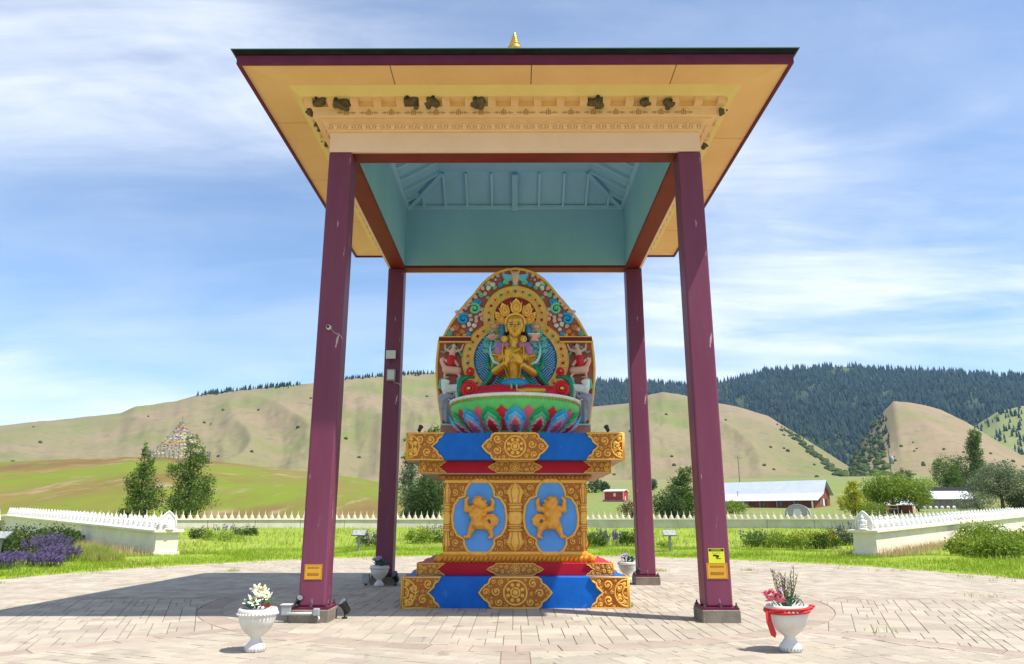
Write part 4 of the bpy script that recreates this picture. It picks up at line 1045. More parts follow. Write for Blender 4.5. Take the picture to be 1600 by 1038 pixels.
    for s_ in (-1, 1):
        g = MB()
        for i in range(5): g.cap((cx0+s_*.08, YM-.04, p.z-.02*i), (cx0+s_*(.33-.02*i), YM-.03, p.z+.05-.05*i), .035, .014, 7)
        wb(g, 'wing', 'petal_blue_pale', t, remesh=.012, relax=1)
    g = MB()
    for s_ in (-1, 1): g.cap((cx0+s_*.02, YM-.05, p.z-.2), (cx0+s_*.07, YM-.04, p.z-.32), .05, .02)
    wb(g, 'tail_feathers', 'teal_leaf', t, remesh=.014, relax=1)
    # stacked guardian animals on both lower panels
    for s_ in (1, -1):
        def q(x, y, d): p = Z8(x, y, YM-d); return Vector((cx0+s_*(p.x-cx0), p.y, p.z))
        kk = (Z8(200, 300, YM).x-Z8(100, 300, YM).x)/100
        def grp(nm, mt, caps, balls=()):
            m = MB()
            for x0, y0, x1, y1, r0, r1, d0, d1 in caps: m.cap(q(x0, y0, d0), q(x1, y1, d1), r0*kk, r1*kk, 8)
            for x, y, rx, rz, d in balls: m.ball(q(x, y, d), (rx*kk, .05, rz*kk), 9, 6)
            return wb(m, nm, mt, t, remesh=.013, relax=2)
        el = grp('elephant', 'elephant_grey', [(260,700,340,700,44,50,.09,.09),(330,720,330,800,48,42,.10,.10),(255,740,262,960,34,22,.09,.10),(300,740,298,960,36,22,.12,.13),(345,760,335,940,34,20,.08,.08),(330,730,270,690,30,20,.16,.16),(270,690,225,700,20,13,.17,.18),(225,700,215,640,13,8,.18,.18)], [(365,730,22,40,.12)])
        mm = MB(); mm.cap(q(275,720,.2), q(250,735,.22), 6*kk, 3*kk, 6); wb(mm, 'tusk', 'rim_white', el)
        li = grp('lion', 'cloud_white', [(190,600,300,610,48,52,.09,.09),(200,620,190,700,24,16,.09,.10),(310,640,350,720,28,18,.09,.10),(310,600,320,540,48,40,.11,.13),(320,530,285,530,38,24,.15,.17)])
        wb(MB().cap(q(155,510,.08), q(180,580,.08), 34*kk, 22*kk, 8), 'tail', 'teal_leaf', li, smooth=True)
        wb(MB().cap(q(355,520,.12), q(375,590,.1), 22*kk, 16*kk, 7).cap(q(375,590,.1), q(330,600,.13), 16*kk, 14*kk, 7).cap(q(340,500,.15), q(360,525,.12), 16*kk, 20*kk, 7).cap(q(340,500,.15), q(300,490,.16), 14*kk, 10*kk, 7), 'mane', 'teal_leaf', li, remesh=.013, relax=2)
        go = grp('goat', 'body_pink', [(180,410,300,400,44,48,.09,.09),(310,390,350,310,32,22,.10,.12),(350,300,335,275,24,14,.13,.15),(180,440,150,470,18,11,.09,.1),(150,470,185,500,11,8,.1,.1),(310,430,325,480,18,11,.09,.1),(325,480,270,480,10,7,.1,.11),(350,285,375,270,9,5,.12,.12)])
        ri = grp('rider', 'body_pink', [(225,190,245,270,34,36,.10,.12),(215,150,212,140,23,24,.13,.13),(190,200,140,185,16,13,.1,.1),(140,185,115,125,12,8,.1,.1),(275,195,310,175,16,13,.1,.1),(310,175,315,120,12,8,.1,.1),(210,310,175,350,22,15,.13,.13),(290,310,320,290,20,14,.12,.12)])
        wb(MB().cap(q(245,275,.13), q(250,325,.14), 44*kk, 46*kk, 8), 'rider_skirt', 'petal_red', ri, remesh=.014, relax=1)
        wb(MB().tube([q(130,260,.08), q(165,190,.07), q(215,120,.05), q(275,170,.07), q(330,215,.08), q(360,200,.08)], [.02,.03,.03,.03,.025,.012], 6), 'rider_scarf', 'teal_leaf', ri, smooth=True)
        wb(MB().ball(q(200,132,.14), (16*kk,.03,14*kk), 8, 5), 'rider_hair', 'hair_black', ri)
mandorla()
def statue():
    t = thing('seated_deity_statue', 'gilded seated deity statue with five leaf crown and hands at its chest', 'statue', (0, LY, TZ+.84))
    px = (Z6(500, 500, 15.3).x-Z6(400, 500, 15.3).x)/100
    b = MB()
    def E(p, r, M=None): b.ball(p, r, 14, 10, M)
    xc = Z6(468, 500, 15.5).x
    def C6(x, y, Y): return Z6(x, y, Y)
    E(C6(470,700,15.6), (.27,.2,.14)); b.cap(C6(470,690,15.58), C6(465,560,15.58), .185, .165, 14); b.cap(C6(465,560,15.58), C6(462,420,15.58), .165, .23, 14)
    E(C6(462,330,15.57), (.30,.19,.20)); E(C6(462,220,15.6), (.30,.15,.12))
    for s_, bx in ((-1, 265), (1, 650)): E(C6(bx,310,15.46), (.115,.10,.115))
    b.cap(C6(465,170,15.6), Z5(445,640,15.6), .115, .105, 12)
    hc = Z5(468,505,15.5); E(hc, (.193,.205,.235)); E(Z5(466,610,15.44), (.135,.14,.12)); E(Z5(464,668,15.40), (.07,.07,.05)); E(Z5(468,440,15.47), (.175,.17,.14))
    b.cap(Z5(463,490,15.315), Z5(460,560,15.275), .018, .03, 8); E(Z5(459,563,15.285), (.034,.028,.02))
    for ex in (405, 522): E(Z5(ex,510,15.325), (.045,.025,.026))
    for s_, (sx, sy), (ex, ey), (wx, wy) in ((-1,(190,235),(140,560),(335,405)),(1,(745,250),(815,585),(600,432))):
        b.cap(C6(sx,sy,15.58), C6(ex,ey,15.30), .115, .088, 12); b.cap(C6(ex,ey,15.30), C6(wx,wy,14.98), .092, .058, 12)
    # left hand: palm upright, right hand across
    E(C6(362,335,14.94), (.058,.035,.085), Matrix.Rotation(R_(-12), 3, 'Y'))
    for (x0,y0,x1,y1,x2,y2) in ((335,275,325,205,340,150),(358,262,355,190,375,132),(380,262,392,195,415,140),(398,275,425,225,452,190)):
        b.cap(C6(x0,y0,14.93), C6(x1,y1,14.90), .02, .0175, 8); b.cap(C6(x1,y1,14.90), C6(x2,y2,14.92), .0175, .013, 8)
    b.cap(C6(395,340,14.92), C6(432,290,14.88), .022, .018, 8); b.cap(C6(432,290,14.88), C6(450,245,14.89), .018, .013, 8)
    E(C6(568,372,14.92), (.075,.035,.07), Matrix.Rotation(R_(35), 3, 'Y'))
    for (x0,y0,x1,y1,x2,y2) in ((540,330,500,270,455,228),(530,348,490,295,462,262),(525,368,487,320,465,292),(528,388,497,350,478,325)):
        b.cap(C6(x0,y0,14.90), C6(x1,y1,14.87), .02, .0175, 8); b.cap(C6(x1,y1,14.87), C6(x2,y2,14.89), .0175, .013, 8)
    b.cap(C6(575,335,14.9), C6(548,270,14.87), .022, .018, 8); b.cap(C6(548,270,14.87), C6(520,235,14.88), .018, .013, 8)
    body = wb(b, 'body', 'skin_gold', t, remesh=.0125, relax=3)
    f = MB(); f.cap(Z1(700,742,14.78), Z1(600,745,14.70), .055, .07, 10); f.cap(Z1(600,745,14.70), Z1(560,748,14.69), .07, .05, 10)
    for i in range(5): f.cap(Z1(562,734+i*7,14.68), Z1(545-abs(i-2)*2,736+i*7,14.675), .02, .015, 7)
    wb(f, 'foot', 'skin_gold', t, remesh=.012, relax=2)
    # face
    fc = MB()
    for ex in (405, 520):
        m = MB().ball(Z5(ex,508,15.298), (.034,.01,.011), 10, 6); wb(m, 'eye', 'eye_white', body, smooth=True)
        m = MB().ball(Z5(ex,508,15.289), (.011,.006,.009), 8, 5); wb(m, 'pupil', 'hair_black', body)
        m = MB().tube([Z5(ex-42,498,15.315), Z5(ex-18,490,15.293), Z5(ex+15,490,15.293), Z5(ex+40,500,15.315)], .006, 5); wb(m, 'eyelid', 'hair_black', body)
        m = MB().tube([Z5(ex-48,468,15.325), Z5(ex-15,452,15.305), Z5(ex+20,455,15.305), Z5(ex+46,470,15.325)], .007, 5); wb(m, 'eyebrow', 'gold_dark', body)
    wb(MB().ball(Z5(457,594,15.288), (.034,.014,.009), 10, 6).ball(Z5(457,608,15.286), (.028,.015,.011), 10, 6), 'lips', 'lip_pink', body, smooth=True)
    for x, sg in ((322,-1),(606,1)):
        m = MB().cap(Z5(x,500,15.55), Z5(x-sg*6,600,15.52), .032, .026, 8); wb(m, 'ear', 'skin_gold', body, smooth=True)
        ec = Z5(292 if sg < 0 else 604, 725, 15.40); m = MB(); k = 14
        m.tube([(ec.x+.058*math.cos(6.283*i/k), ec.y, ec.z+.062*math.sin(6.283*i/k)) for i in range(k)], .014, 6, closed=True); m.ball(ec, (.04,.02,.045), 8, 6); wb(m, 'earring', 'gold_light', t, smooth=True)
    # hair, crown
    h = MB(); h.ball(Z5(468,470,15.60), (.205,.2,.25), 16, 10); h.ball(Z5(480,150,15.66), (.10,.09,.16), 12, 8); h.cap(Z5(478,200,15.65), Z5(475,300,15.62), .09, .13, 10)
    h.cap(Z5(345,560,15.64), Z5(250,830,15.66), .05, .05, 8); h.cap(Z5(600,560,15.64), Z5(690,850,15.66), .05, .05, 8); wb(h, 'hair', 'hair_black', t, remesh=.02, relax=2)
    wb(MB().lathe([(.03,-.02),(.05,.0),(.03,.03),(.035,.045),(.004,.07)], 10, Z5(480,50,15.66)), 'topknot_jewel', 'gold_light', t, smooth=True)
    k = 26; cb = []
    for i in range(k):
        a = math.pi*(i/(k-1)); cb.append(Vector((hc.x+.212*math.cos(a), 15.47-.10*math.sin(a), Z5(468,480,15.42).z+.215*math.sin(a)**.75)))
    wb(MB().tube(cb, .026, 7), 'crown_band', 'gold_light', t, smooth=True)
    def leaf(cx, cy, h_, w_, ang, Y):
        c = Z5(cx, cy, Y); M = Matrix.Rotation(ang, 3, 'Y'); out = []
        for x, z in ((0,-.5),(.25,-.47),(.42,-.33),(.5,-.1),(.47,.1),(.52,.30),(.36,.16),(.30,.30),(.16,.42),(0,.56)): out.append((x*w_, z*h_))
        out = out+[(-x, z) for x, z in reversed(out[1:-1])]
        def mp(m, y0, y1, sc_):
            n = len(out)
            for y in (y0, y1):
                for x, z in out: m.v.append(tuple(c+M @ Vector((x*sc_, y, z*sc_))))
            b_ = len(m.v)-2*n; m.f.append(tuple(range(b_, b_+n))); m.f.append(tuple(reversed(range(b_+n, b_+2*n))))
            for i in range(n): j = (i+1) % n; m.f.append((b_+j, b_+i, b_+n+i, b_+n+j))
        m = MB(); mp(m, -.012, .02, 1.0); o = wb(m, 'crown_leaf', 'crown_gold', t, bevel=.006)
        m = MB(); pts_ = [c+M @ Vector((x*.62, -.018, z*.62-.02)) for x, z in out if abs(x) > -1 and z < .5]; m.tube(pts_, .010, 5, closed=True); m.ball(c+M @ Vector((0, -.015, -.02)), (.022,.02,.035), 7, 5, M); wb(m, 'leaf_relief', 'scroll_orange', o, smooth=True)
    for a in ((484,190,.34,.26,0,15.42),(292,250,.31,.22,R_(-19),15.45),(664,254,.31,.22,R_(19),15.45),(212,366,.29,.165,R_(-38),15.50),(731,372,.29,.165,R_(38),15.50)): leaf(*a)
    # jewellery, shawl
    m = MB(); m.tube([Z6(330,120,15.45), Z6(390,190,15.38), Z6(465,215,15.37), Z6(540,190,15.38), Z6(600,120,15.45)], .016, 6); wb(m, 'necklace', 'gold_light', t, smooth=True)
    for xs in (((285,60),(270,200),(285,330),(310,500),(385,690)), ((615,60),(640,200),(625,330),(585,500),(555,690))):
        Ys = (15.42, 15.36, 15.34, 15.40, 15.38); wb(MB().tube([Z6(x, y, Y) for (x, y), Y in zip(xs, Ys)], .011, 5), 'long_chain', 'gold_light', t, smooth=True)
    for s_ in (0, 1):
        a = [(235,110,15.55),(205,180,15.48),(200,240,15.46)] if s_ == 0 else [(690,110,15.55),(725,180,15.48),(735,245,15.46)]
        wb(MB().cap(Z6(*a[0]), Z6(*a[1]), .085, .095, 10).cap(Z6(*a[1]), Z6(*a[2]), .095, .075, 10).cap(Z6(*a[0]), Z6(330 if s_ == 0 else 600, 100, 15.5), .08, .07, 10), 'shawl', 'shawl_violet', t, remesh=.016, relax=2)
        x, y = ((165,285), (770,300))[s_]; m = MB(); p = Z6(x, y, 15.43); m.tube([(p.x+.105*math.cos(6.283*i/14), p.y+.02-.10*math.sin(6.283*i/14), p.z+.03*math.cos(6.283*i/14)*(1 if s_ else -1)) for i in range(14)], .013, 6, closed=True); wb(m, 'armlet', 'gold_light', t, smooth=True)
        x, y, Y = ((315,430,15.0), (620,450,15.0))[s_]; p = Z6(x, y, Y); m = MB(); d = Vector((1 if s_ == 0 else -1, 0, 1)).normalized(); u_ = Vector((d.z, 0, -d.x))
        m.tube([p+u_*.068*math.cos(6.283*i/12)+Vector((0,1,0))*.068*math.sin(6.283*i/12) for i in range(12)], .014, 6, closed=True); wb(m, 'bracelet', 'gold_light', t, smooth=True)
    # skirt, belt, legs
    wb(MB().ball(Z6(480,790,15.5), (.37,.34,.15), 16, 10).cap(Z6(320,800,15.45), Z6(650,800,15.45), .15, .15, 10), 'skirt', 'skirt_blue', t, remesh=.018, relax=2)
    m = MB(); m.tube([Z6(285,715,15.44), Z6(380,712,15.33), Z6(475,712,15.30), Z6(570,712,15.33), Z6(660,725,15.44)], .022, 6)
    for x in (425, 515): m.tube([Z6(x,715,15.30), Z6(x,790,15.16), Z6(x+4,850,15.1)], .020, 5)
    wb(m, 'belt', 'gold_light', t, smooth=True); wb(MB().ball(Z6(472,730,15.27), (.04,.03,.035), 9, 6), 'belt_jewel', 'teal_leaf', t, smooth=True)
    l = MB(); l.cap(Z1(500,748,15.35), Z1(330,757,15.05), .17, .15, 12); l.cap(Z1(580,748,15.35), Z1(750,757,15.05), .17, .15, 12)
    l.cap(Z1(330,762,15.0), Z1(470,765,14.72), .13, .12, 12); l.cap(Z1(470,765,14.72), Z1(560,768,14.72), .12, .10, 12); l.cap(Z1(750,762,15.0), Z1(620,768,14.78), .13, .10, 12); l.ball(Z1(538,768,15.2), (1.0,.5,.09), 20, 8)
    for i in range(14): a = 335+i*15.5; l.cap(Z1(a,740,14.84), Z1(a-10+i,775,14.78), .012, .016, 6)
    wb(l, 'leg_drapery', 'robe_red', t, remesh=.017, relax=2)
    for s_ in (-1, 1):
        def Q(x, y, Y): p = Z1(538+(x-538)*1, y, Y); return Vector((p.x if s_ < 0 else 2*Z1(538, 700, Y).x-p.x, p.y, p.z))
        for x, y, r, Y in ((270,735,.20,14.95),(277,634,.105,15.1)):
            c = Q(x, y, Y); m = MB(); pts_ = []; rs = []
            for i in range(30): q = i/29; a = 1.2+q*2.3*6.283; rr = r*(1-.85*q)*.82; pts_.append((c.x+s_*rr*math.cos(a), c.y-.07*q, c.z+rr*math.sin(a))); rs.append(r*.2*(1-.3*q))
            m.tube(pts_, rs, 7); m.lathe([(r*.9, 0), (r*.9, .03)], 20, (c.x, c.y+.04, c.z), M=Matrix.Rotation(R_(90), 3, 'X')); o = wb(m, 'drapery_scroll', 'petal_red', t, smooth=True)
            wb(MB().ball((c.x, c.y-.1, c.z), (r*.2, .03, r*.16), 8, 6), 'scroll_boss', 'gold_light', o, smooth=True)
        def ribbon(nm, mt, P_, w_):
            m = MB(); pp = [Q(*p) for p in P_]; n = len(pp); rows = []
            for i, p in enumerate(pp):
                d = (pp[min(i+1, n-1)]-pp[max(i-1, 0)]).normalized(); sd = d.cross(Vector((0,1,0))).normalized()*w_[i]
                for a, o_ in ((1,-.0),(0,-.022),(-1,0),(0,.022)): m.v.append(tuple(p+sd*a+Vector((0,o_,0))))
            for i in range(n-1):
                for j in range(4): m.f.append((i*4+j, i*4+(j+1) % 4, i*4+4+(j+1) % 4, i*4+4+j))
            m.f += [(3,2,1,0), tuple((n-1)*4+j for j in range(4))]
            wb(m, nm, mt, t, smooth=True)
        ribbon('green_scarf', 'deep_green', [(385,545,15.62),(378,580,15.5),(395,620,15.35),(420,600,15.3)], [.035,.055,.06,.03])
        ribbon('green_scarf', 'deep_green', [(425,590,15.22),(410,630,15.25),(385,670,15.25),(350,715,15.15),(335,725,15.1)], [.035,.06,.055,.04,.02])
        ribbon('red_scarf', 'robe_maroon', [(425,640,15.28),(395,685,15.28),(360,715,15.22),(330,730,15.12)], [.05,.06,.05,.03])
        ribbon('red_scarf', 'petal_red', [(470,600,15.48),(460,635,15.45),(440,668,15.42)], [.05,.07,.02])
        ribbon('green_scarf', 'deep_green', [(492,610,15.52),(470,660,15.45),(445,700,15.3),(425,728,15.15)], [.03,.035,.035,.02])
        ribbon('green_scarf', 'deep_green', [(305,665,15.16),(262,662,15.16),(225,685,15.14),(214,730,15.1),(218,778,15.02)], [.03,.05,.06,.06,.05])
        wb(MB().ball(Q(387,600,15.66), (.06,.04,.09), 10, 7), 'scarf_lining', 'gold_light', t, smooth=True)
        m = MB().ball(Q(466,395,15.78), (.065,.05,.15), 10, 7); wb(m, 'hair_ribbon', 'skirt_blue', t, smooth=True)
        m = MB().ball(Q(448,385,15.84), (.05,.04,.12), 10, 7); wb(m, 'hair_ribbon_lining', 'shawl_violet', t, smooth=True)
        # lotus stem with leaves and blossoms
        st = wb(MB().tube([Q(445,592,15.25), Q(415,578,15.3), Q(398,545,15.4), Q(392,500,15.55), Q(402,455,15.72)], [.028,.03,.028,.026,.02], 7), 'lotus_stem', 'pale_teal', t, smooth=True)
        m = MB()
        for x, y, an, l_, Y in ((370,515,-60,.13,15.5),(425,482,55,.14,15.55),(372,482,-40,.14,15.58),(440,470,60,.12,15.6),(375,445,-70,.13,15.7),(445,440,70,.12,15.72),(385,405,-35,.10,15.8),(432,405,40,.10,15.8),(420,520,70,.10,15.5),(410,415,5,.10,15.76)):
            p = Q(x, y, Y); M = Matrix.Rotation(R_(an)*(1 if s_ < 0 else -1), 3, 'Y')
            l_ *= .8; m.ball(p, (l_*.28,.02,l_*.9), 8, 6, M); m.ball(p+M @ Vector((.03,0,.0)), (l_*.2,.016,l_*.5), 7, 5, M @ Matrix.Rotation(.6, 3, 'Y')); m.ball(p+M @ Vector((-.03,0,.0)), (l_*.2,.016,l_*.5), 7, 5, M @ Matrix.Rotation(-.6, 3, 'Y'))
        struct(wb(m, 'lotus_leaves', 'teal_leaf', t, smooth=True), 'stuff')
        def bloom(x, y, Y, r, nm='lotus_blossom'):
            p = Q(x, y, Y); m = MB()
            for ring_, (n_, tl, rr) in enumerate(((9, 62, 1.0), (7, 35, .85), (5, 12, .7))):
                for i in range(n_):
                    M = Matrix.Rotation(6.283*i/n_+ring_*.3, 3, 'Z') @ Matrix.Rotation(R_(tl), 3, 'X'); m.ball(p+M @ Vector((0,0,r*rr*.55)), (r*.3, r*.09, r*rr*.6), 7, 6, M)
            wb(m, nm, 'petal_pink_pale', t, smooth=True)
        if s_ < 0: bloom(409, 450, 15.62, .155)
        else:
            p = Q(428, 442, 15.62); wb(MB().lathe([(.09,-.07),(.11,-.05),(.075,-.01),(.075,.03),(.12,.055),(.12,.075)], 12, p), 'vase', 'petal_pink_pale', t, smooth=True); wb(MB().box(p.x-.13, p.x+.13, p.y-.09, p.y+.09, p.z+.077, p.z+.10), 'book', 'rim_white', t)
        bloom(422, 388, 15.78, .125, 'upper_blossom')
statue()
# ================================================================== WALLS, SMALL STATUES, URNS, SIGNS
mk('stucco', (.78,.72,.60), (.70,.63,.51), rough=.9, vscale=1.6, bump=.2, bscale=30)
mk('stucco_weathered', (.62,.58,.49), (.50,.46,.37), rough=.9, vscale=.9, bump=.2, bscale=30)
mk('cast_white', (.78,.77,.73), (.70,.68,.63), rough=.7, vscale=6, rndv=.05)
mk('cast_cream', (.66,.58,.49), (.58,.50,.41), rough=.75, vscale=6, rndv=.08)
def ground_at(u, v, off=0.0):
    d = ray(u, v); lo = None; t = 7.0
    while t < 400:
        x, y, z = d.x*t, d.y*t, EYE+d.z*t
        g_ = gz(x, y); g_ = max(g_, 0.0) if math.hypot(x-CX, y-CY) < rplaza(math.atan2(y-CY, x-CX)) else g_
        if z <= g_+off: break
        t *= 1.004
    return Vector((x, y, gz(x, y)))
RW = 46.0
def ring_wall():
    t = thing('ring_wall', 'long low weathered white ring wall topped with a row of miniature stupas', 'wall', (CX, CY, 0))
    def arc(name, mat, r0, r1, zo0, zo1, a0, a1):
        m = MB(); n = 90
        for i in range(n+1):
            a = R_(a0+(a1-a0)*i/n); c, s_ = math.cos(a), math.sin(a); zb = .80
            m.v += [(r0*c, r0*s_, zb+zo0), (r1*c, r1*s_, zb+zo0), (r1*c, r1*s_, zb+zo1), (r0*c, r0*s_, zb+zo1)]
        for i in range(n):
            for j in range(4): m.f.append((i*4+j, i*4+4+j, i*4+4+(j+1) % 4, i*4+(j+1) % 4))
        m.f += [(0,1,2,3), (n*4+3, n*4+2, n*4+1, n*4)]
        return m.build(name, mat, t)
    step = 4.2; a = 40.0
    while a < 140: arc('wall_panel', 'stucco_weathered', RW-.17, RW+.17, -.5, .585, a+.02, a+step-.02); a += step
    arc('coping', 'stucco', RW-.26, RW+.26, .587, .68, 40, a)
    sp = MB().lathe([(.20,0),(.20,.05),(.155,.055),(.155,.10),(.12,.105),(.13,.17),(.095,.23),(.055,.25),(.055,.28),(.045,.29),(.032,.40),(.016,.52),(.004,.62)], 8)
    o = sp.build('miniature_stupa', 'cast_cream', smooth=False); first = True
    pitch = .485/RW; k = 0; ang = R_(41)
    while ang < R_(139):
        x, y = CX+RW*math.cos(ang), CY+RW*math.sin(ang); u = 805+F*x/(y*.9688-.4)
        if -25 < u < 1625:
            q = o if first else o.copy()
            if not first: COL.objects.link(q)
            first = False; q.location = (x, y, .80+.681); q.rotation_euler = (rnd.gauss(0,.02), rnd.gauss(0,.02), ang)
            tag(q, 'miniature cream stupa in the row along the far ring wall', 'stupa', 'stupas along the ring wall')
        ang += pitch
ring_wall()
def buddha_mesh():
    m = MB(); m.lathe([(.20,0),(.21,.03),(.17,.05),(.17,.08)], 8)
    m.ball((0,-.02,.125), (.185,.13,.055), 9, 5); m.cap((0,.02,.15), (0,.02,.30), .105, .12, 8); m.ball((0,.02,.325), (.135,.085,.065), 8, 5)
    for s_ in (-1, 1): m.cap((s_*.125,.02,.32), (s_*.14,-.04,.20), .045, .035, 6); m.cap((s_*.14,-.04,.20), (s_*.02,-.11,.17), .035, .03, 6)
    m.ball((0,.015,.445), (.068,.07,.082), 8, 6); m.ball((0,.03,.525), (.036,.036,.04), 6, 4); m.cap((0,.03,.55), (0,.03,.60), .012, .004, 5)
    return m
def spoke(sx):
    n0 = 'right' if sx > 0 else 'left'
    p = Vector((CX+sx*19.0*.7071, CY+19.0*.7071, 0)); p.z = .20; L_ = 27.0; rise = .82-.20
    t = thing('spoke_wall', 'low white spoke wall with two rows of small seated buddhas, '+('sunlit along its long side' if sx > 0 else 'long side in shade behind lavender'), 'wall', p, R_(-45) if sx > 0 else R_(45), 'spoke walls of the garden')
    def seg(name, mat, hw, z0, z1, y0, y1, bev=0):
        m = MB()
        for y in (y0, y1):
            dz = rise*y/L_; m.v += [(-hw, y, z0+dz), (hw, y, z0+dz), (hw, y, z1+dz), (-hw, y, z1+dz)]
        m.f += [(0,1,2,3),(7,6,5,4),(0,4,5,1),(1,5,6,2),(2,6,7,3),(3,7,4,0)]
        return m.build(name, mat, t, bevel=bev)
    y = 0.0; k = 0
    while y < L_:
        seg('wall_panel', 'stucco', .42, -.4, .82, y+.006, min(y+2.4, L_)-.006); y += 2.4
    seg('plinth_course', 'stucco', .49, -.4, .10, -.06, L_+.06)
    seg('coping', 'stucco', .56, .821, .92, -.14, L_+.14, .012)
    m = MB()                                              # ridge between the two rows
    for y in (.15, L_-.1):
        dz = rise*y/L_; m.v += [(-.30, y, .921+dz), (.30, y, .921+dz), (.05, y, 1.18+dz), (-.05, y, 1.18+dz)]
    m.f += [(0,1,2,3),(7,6,5,4),(0,4,5,1),(1,5,6,2),(2,6,7,3),(3,7,4,0)]; m.build('ridge', 'cast_white', t)
    rot = Matrix.Rotation(t.rotation_euler.z, 3, 'Z'); ys = .42
    for i in range(42):
        y = ys+i*.63
        for s_ in (-1, 1):
            q = BUD.copy(); COL.objects.link(q); q.location = p+rot @ Vector((s_*.30, y, .92+rise*y/L_)); q.scale = (.86,.86,.84); q.rotation_euler = (0, 0, t.rotation_euler.z+s_*math.pi/2)
            u = 805+F*q.location.x/(q.location.y*.9688-.4)
            if not -40 < u < 1640: bpy.data.objects.remove(q); continue
            inner = (s_*sx < 0)
            tag(q, 'small white seated buddha '+('showing only its head over the ridge' if inner else 'in the front row')+' of the '+('sunlit' if sx > 0 else 'shaded')+' spoke wall', 'buddha statue', 'small buddhas on the spoke walls')
    e = thing('niche_buddha', 'white seated buddha in a pointed niche at the end of the '+('sunlit' if sx > 0 else 'shaded')+' spoke wall', 'buddha statue', p+rot @ Vector((0, .02, .92)), t.rotation_euler.z)
    b = BUD.copy(); COL.objects.link(b); b.parent = e; b.name = 'figure'; b.location = (0,-.04,0)
    for k_ in ('label', 'category', 'group'):
        if k_ in b: del b[k_]
    arch = [(-.30,0),(-.31,.25),(-.25,.45),(-.12,.60),(0,.70)]; arch = arch+[(-x, z) for x, z in reversed(arch[:-1])]
    MB().prism(arch, .09, .20).build('niche_back', 'cast_white', e); MB().tube([(x, .09, z) for x, z in arch], .035, 6).build('niche_frame', 'cast_white', e, smooth=True)
BUD = buddha_mesh().build('small_buddha', 'cast_white', smooth=True)
spoke(-1); spoke(1)
bpy.data.objects.remove(BUD)
# ---- urns
mk('urn_white', (.70,.68,.64), (.62,.59,.54), rough=.6, vscale=7, bump=.12, bscale=40); mk('soil', (.05,.035,.025), rough=1)
mk('leaf_fake', (.03,.20,.09), (.02,.14,.07), rough=.6, vscale=10); mk('flower_white', (.78,.76,.62), rough=.6); mk('flower_yellow', (.75,.55,.08), rough=.6); mk('flower_red', (.62,.05,.03), rough=.6)
mk('flower_pink', (.75,.17,.24), (.68,.10,.18), rough=.6, vscale=20); mk('flower_lilac', (.42,.26,.50), (.50,.36,.55), rough=.6, vscale=20); mk('ribbon_red', (.60,.02,.02), (.50,.015,.015), rough=.55, vscale=9); mk('twig', (.12,.15,.06), (.16,.10,.06), rough=.8, vscale=9); mk('urn_mark', (.33,.37,.46), rough=.7)
def urn(u, v, label, s=1.0, shade=False):
    p = ground_at(u, v); p.z = 0.002
    t = thing('flower_urn', label, 'urn', p, 0, 'white urns at the pavilion corners')
    pr = [(.115,0),(.125,.012),(.125,.05),(.112,.075),(.085,.10),(.062,.135),(.058,.155),(.075,.172),(.13,.215),(.18,.275),(.212,.34),(.226,.40),(.222,.412),(.236,.42),(.24,.455),(.236,.485),(.225,.50),(.205,.50),(.20,.47)]
    MB().lathe([(r*s, z*s) for r, z in pr], 32).build('bowl', 'urn_white', t, smooth=True)
    MB().lathe([(.199*s,.452*s),(.199*s,.46*s),(.02,.475*s)], 20).build('soil', 'soil', t)
    m = MB()
    for i in range(34): a = 6.283*i/34; m.ball((.240*s*math.cos(a), .240*s*math.sin(a), .437*s), (.016*s,.016*s,.016*s), 6, 4)
    struct(m.build('rim_beading', 'urn_white', t, smooth=True), 'stuff')
    m = MB()
    for i in range(20): a = 6.283*i/20; m.ball((.122*s*math.cos(a), .122*s*math.sin(a), .03*s), (.009*s,.009*s,.02*s), 6, 4)
    struct(m.build('foot_fluting', 'urn_mark', t, smooth=True), 'stuff')
    return t
def blooms(par, mat, name, spots, r, npet=6, centre=None):
    for (x, y, z) in spots:
        m = MB(); q = Matrix.Rotation(rnd.uniform(-.7, .7), 3, 'X') @ Matrix.Rotation(rnd.uniform(-.7, .7), 3, 'Y')
        for i in range(npet):
            M = q @ Matrix.Rotation(6.283*i/npet, 3, 'Z') @ Matrix.Rotation(R_(58), 3, 'X'); m.ball(Vector((x,y,z))+M @ Vector((0,0,r*.55)), (r*.26, r*.07, r*.6), 6, 5, M)
        o = m.build(name, mat, par, smooth=True)
        if centre: MB().ball(Vector((x,y,z))+q @ Vector((0,0,r*.25)), r*.2, 6, 4).build('flower_centre', centre, o)
def foliage(par, mat, c, r, n, l, name='leaves'):
    v = []; f = []
    for i in range(n):
        a = rnd.uniform(0, 6.283); q = rnd.random()**.5; x, y, z = c[0]+r*q*math.cos(a), c[1]+r*q*math.sin(a), c[2]+rnd.uniform(0, r*.8)
        d = Vector((math.cos(a)*.8, math.sin(a)*.8, rnd.uniform(.1, 1))).normalized()*l; s_ = d.cross(Vector((0,0,1))).normalized()*l*.22; b = len(v); p = Vector((x,y,z))
        v += [p, p+d*.5+s_, p+d, p+d*.5-s_]; f.append((b, b+1, b+2, b+3))
    struct(npmesh(name, [tuple(x) for x in v], f, mat, par), 'stuff')
t = urn(398, 1018, 'white urn filled with white and yellow lilies beside the left front plinth')
foliage(t, 'leaf_fake', (0,0,.47), .14, 60, .11)
blooms(t, 'flower_white', 'lily', [(-.1,-.03,.58),(-.02,-.06,.64),(.07,-.02,.66),(-.13,.05,.55),(.02,.06,.68),(-.05,.03,.70),(.1,.06,.6),(-.02,-.12,.56)], .085, 6, 'flower_yellow')
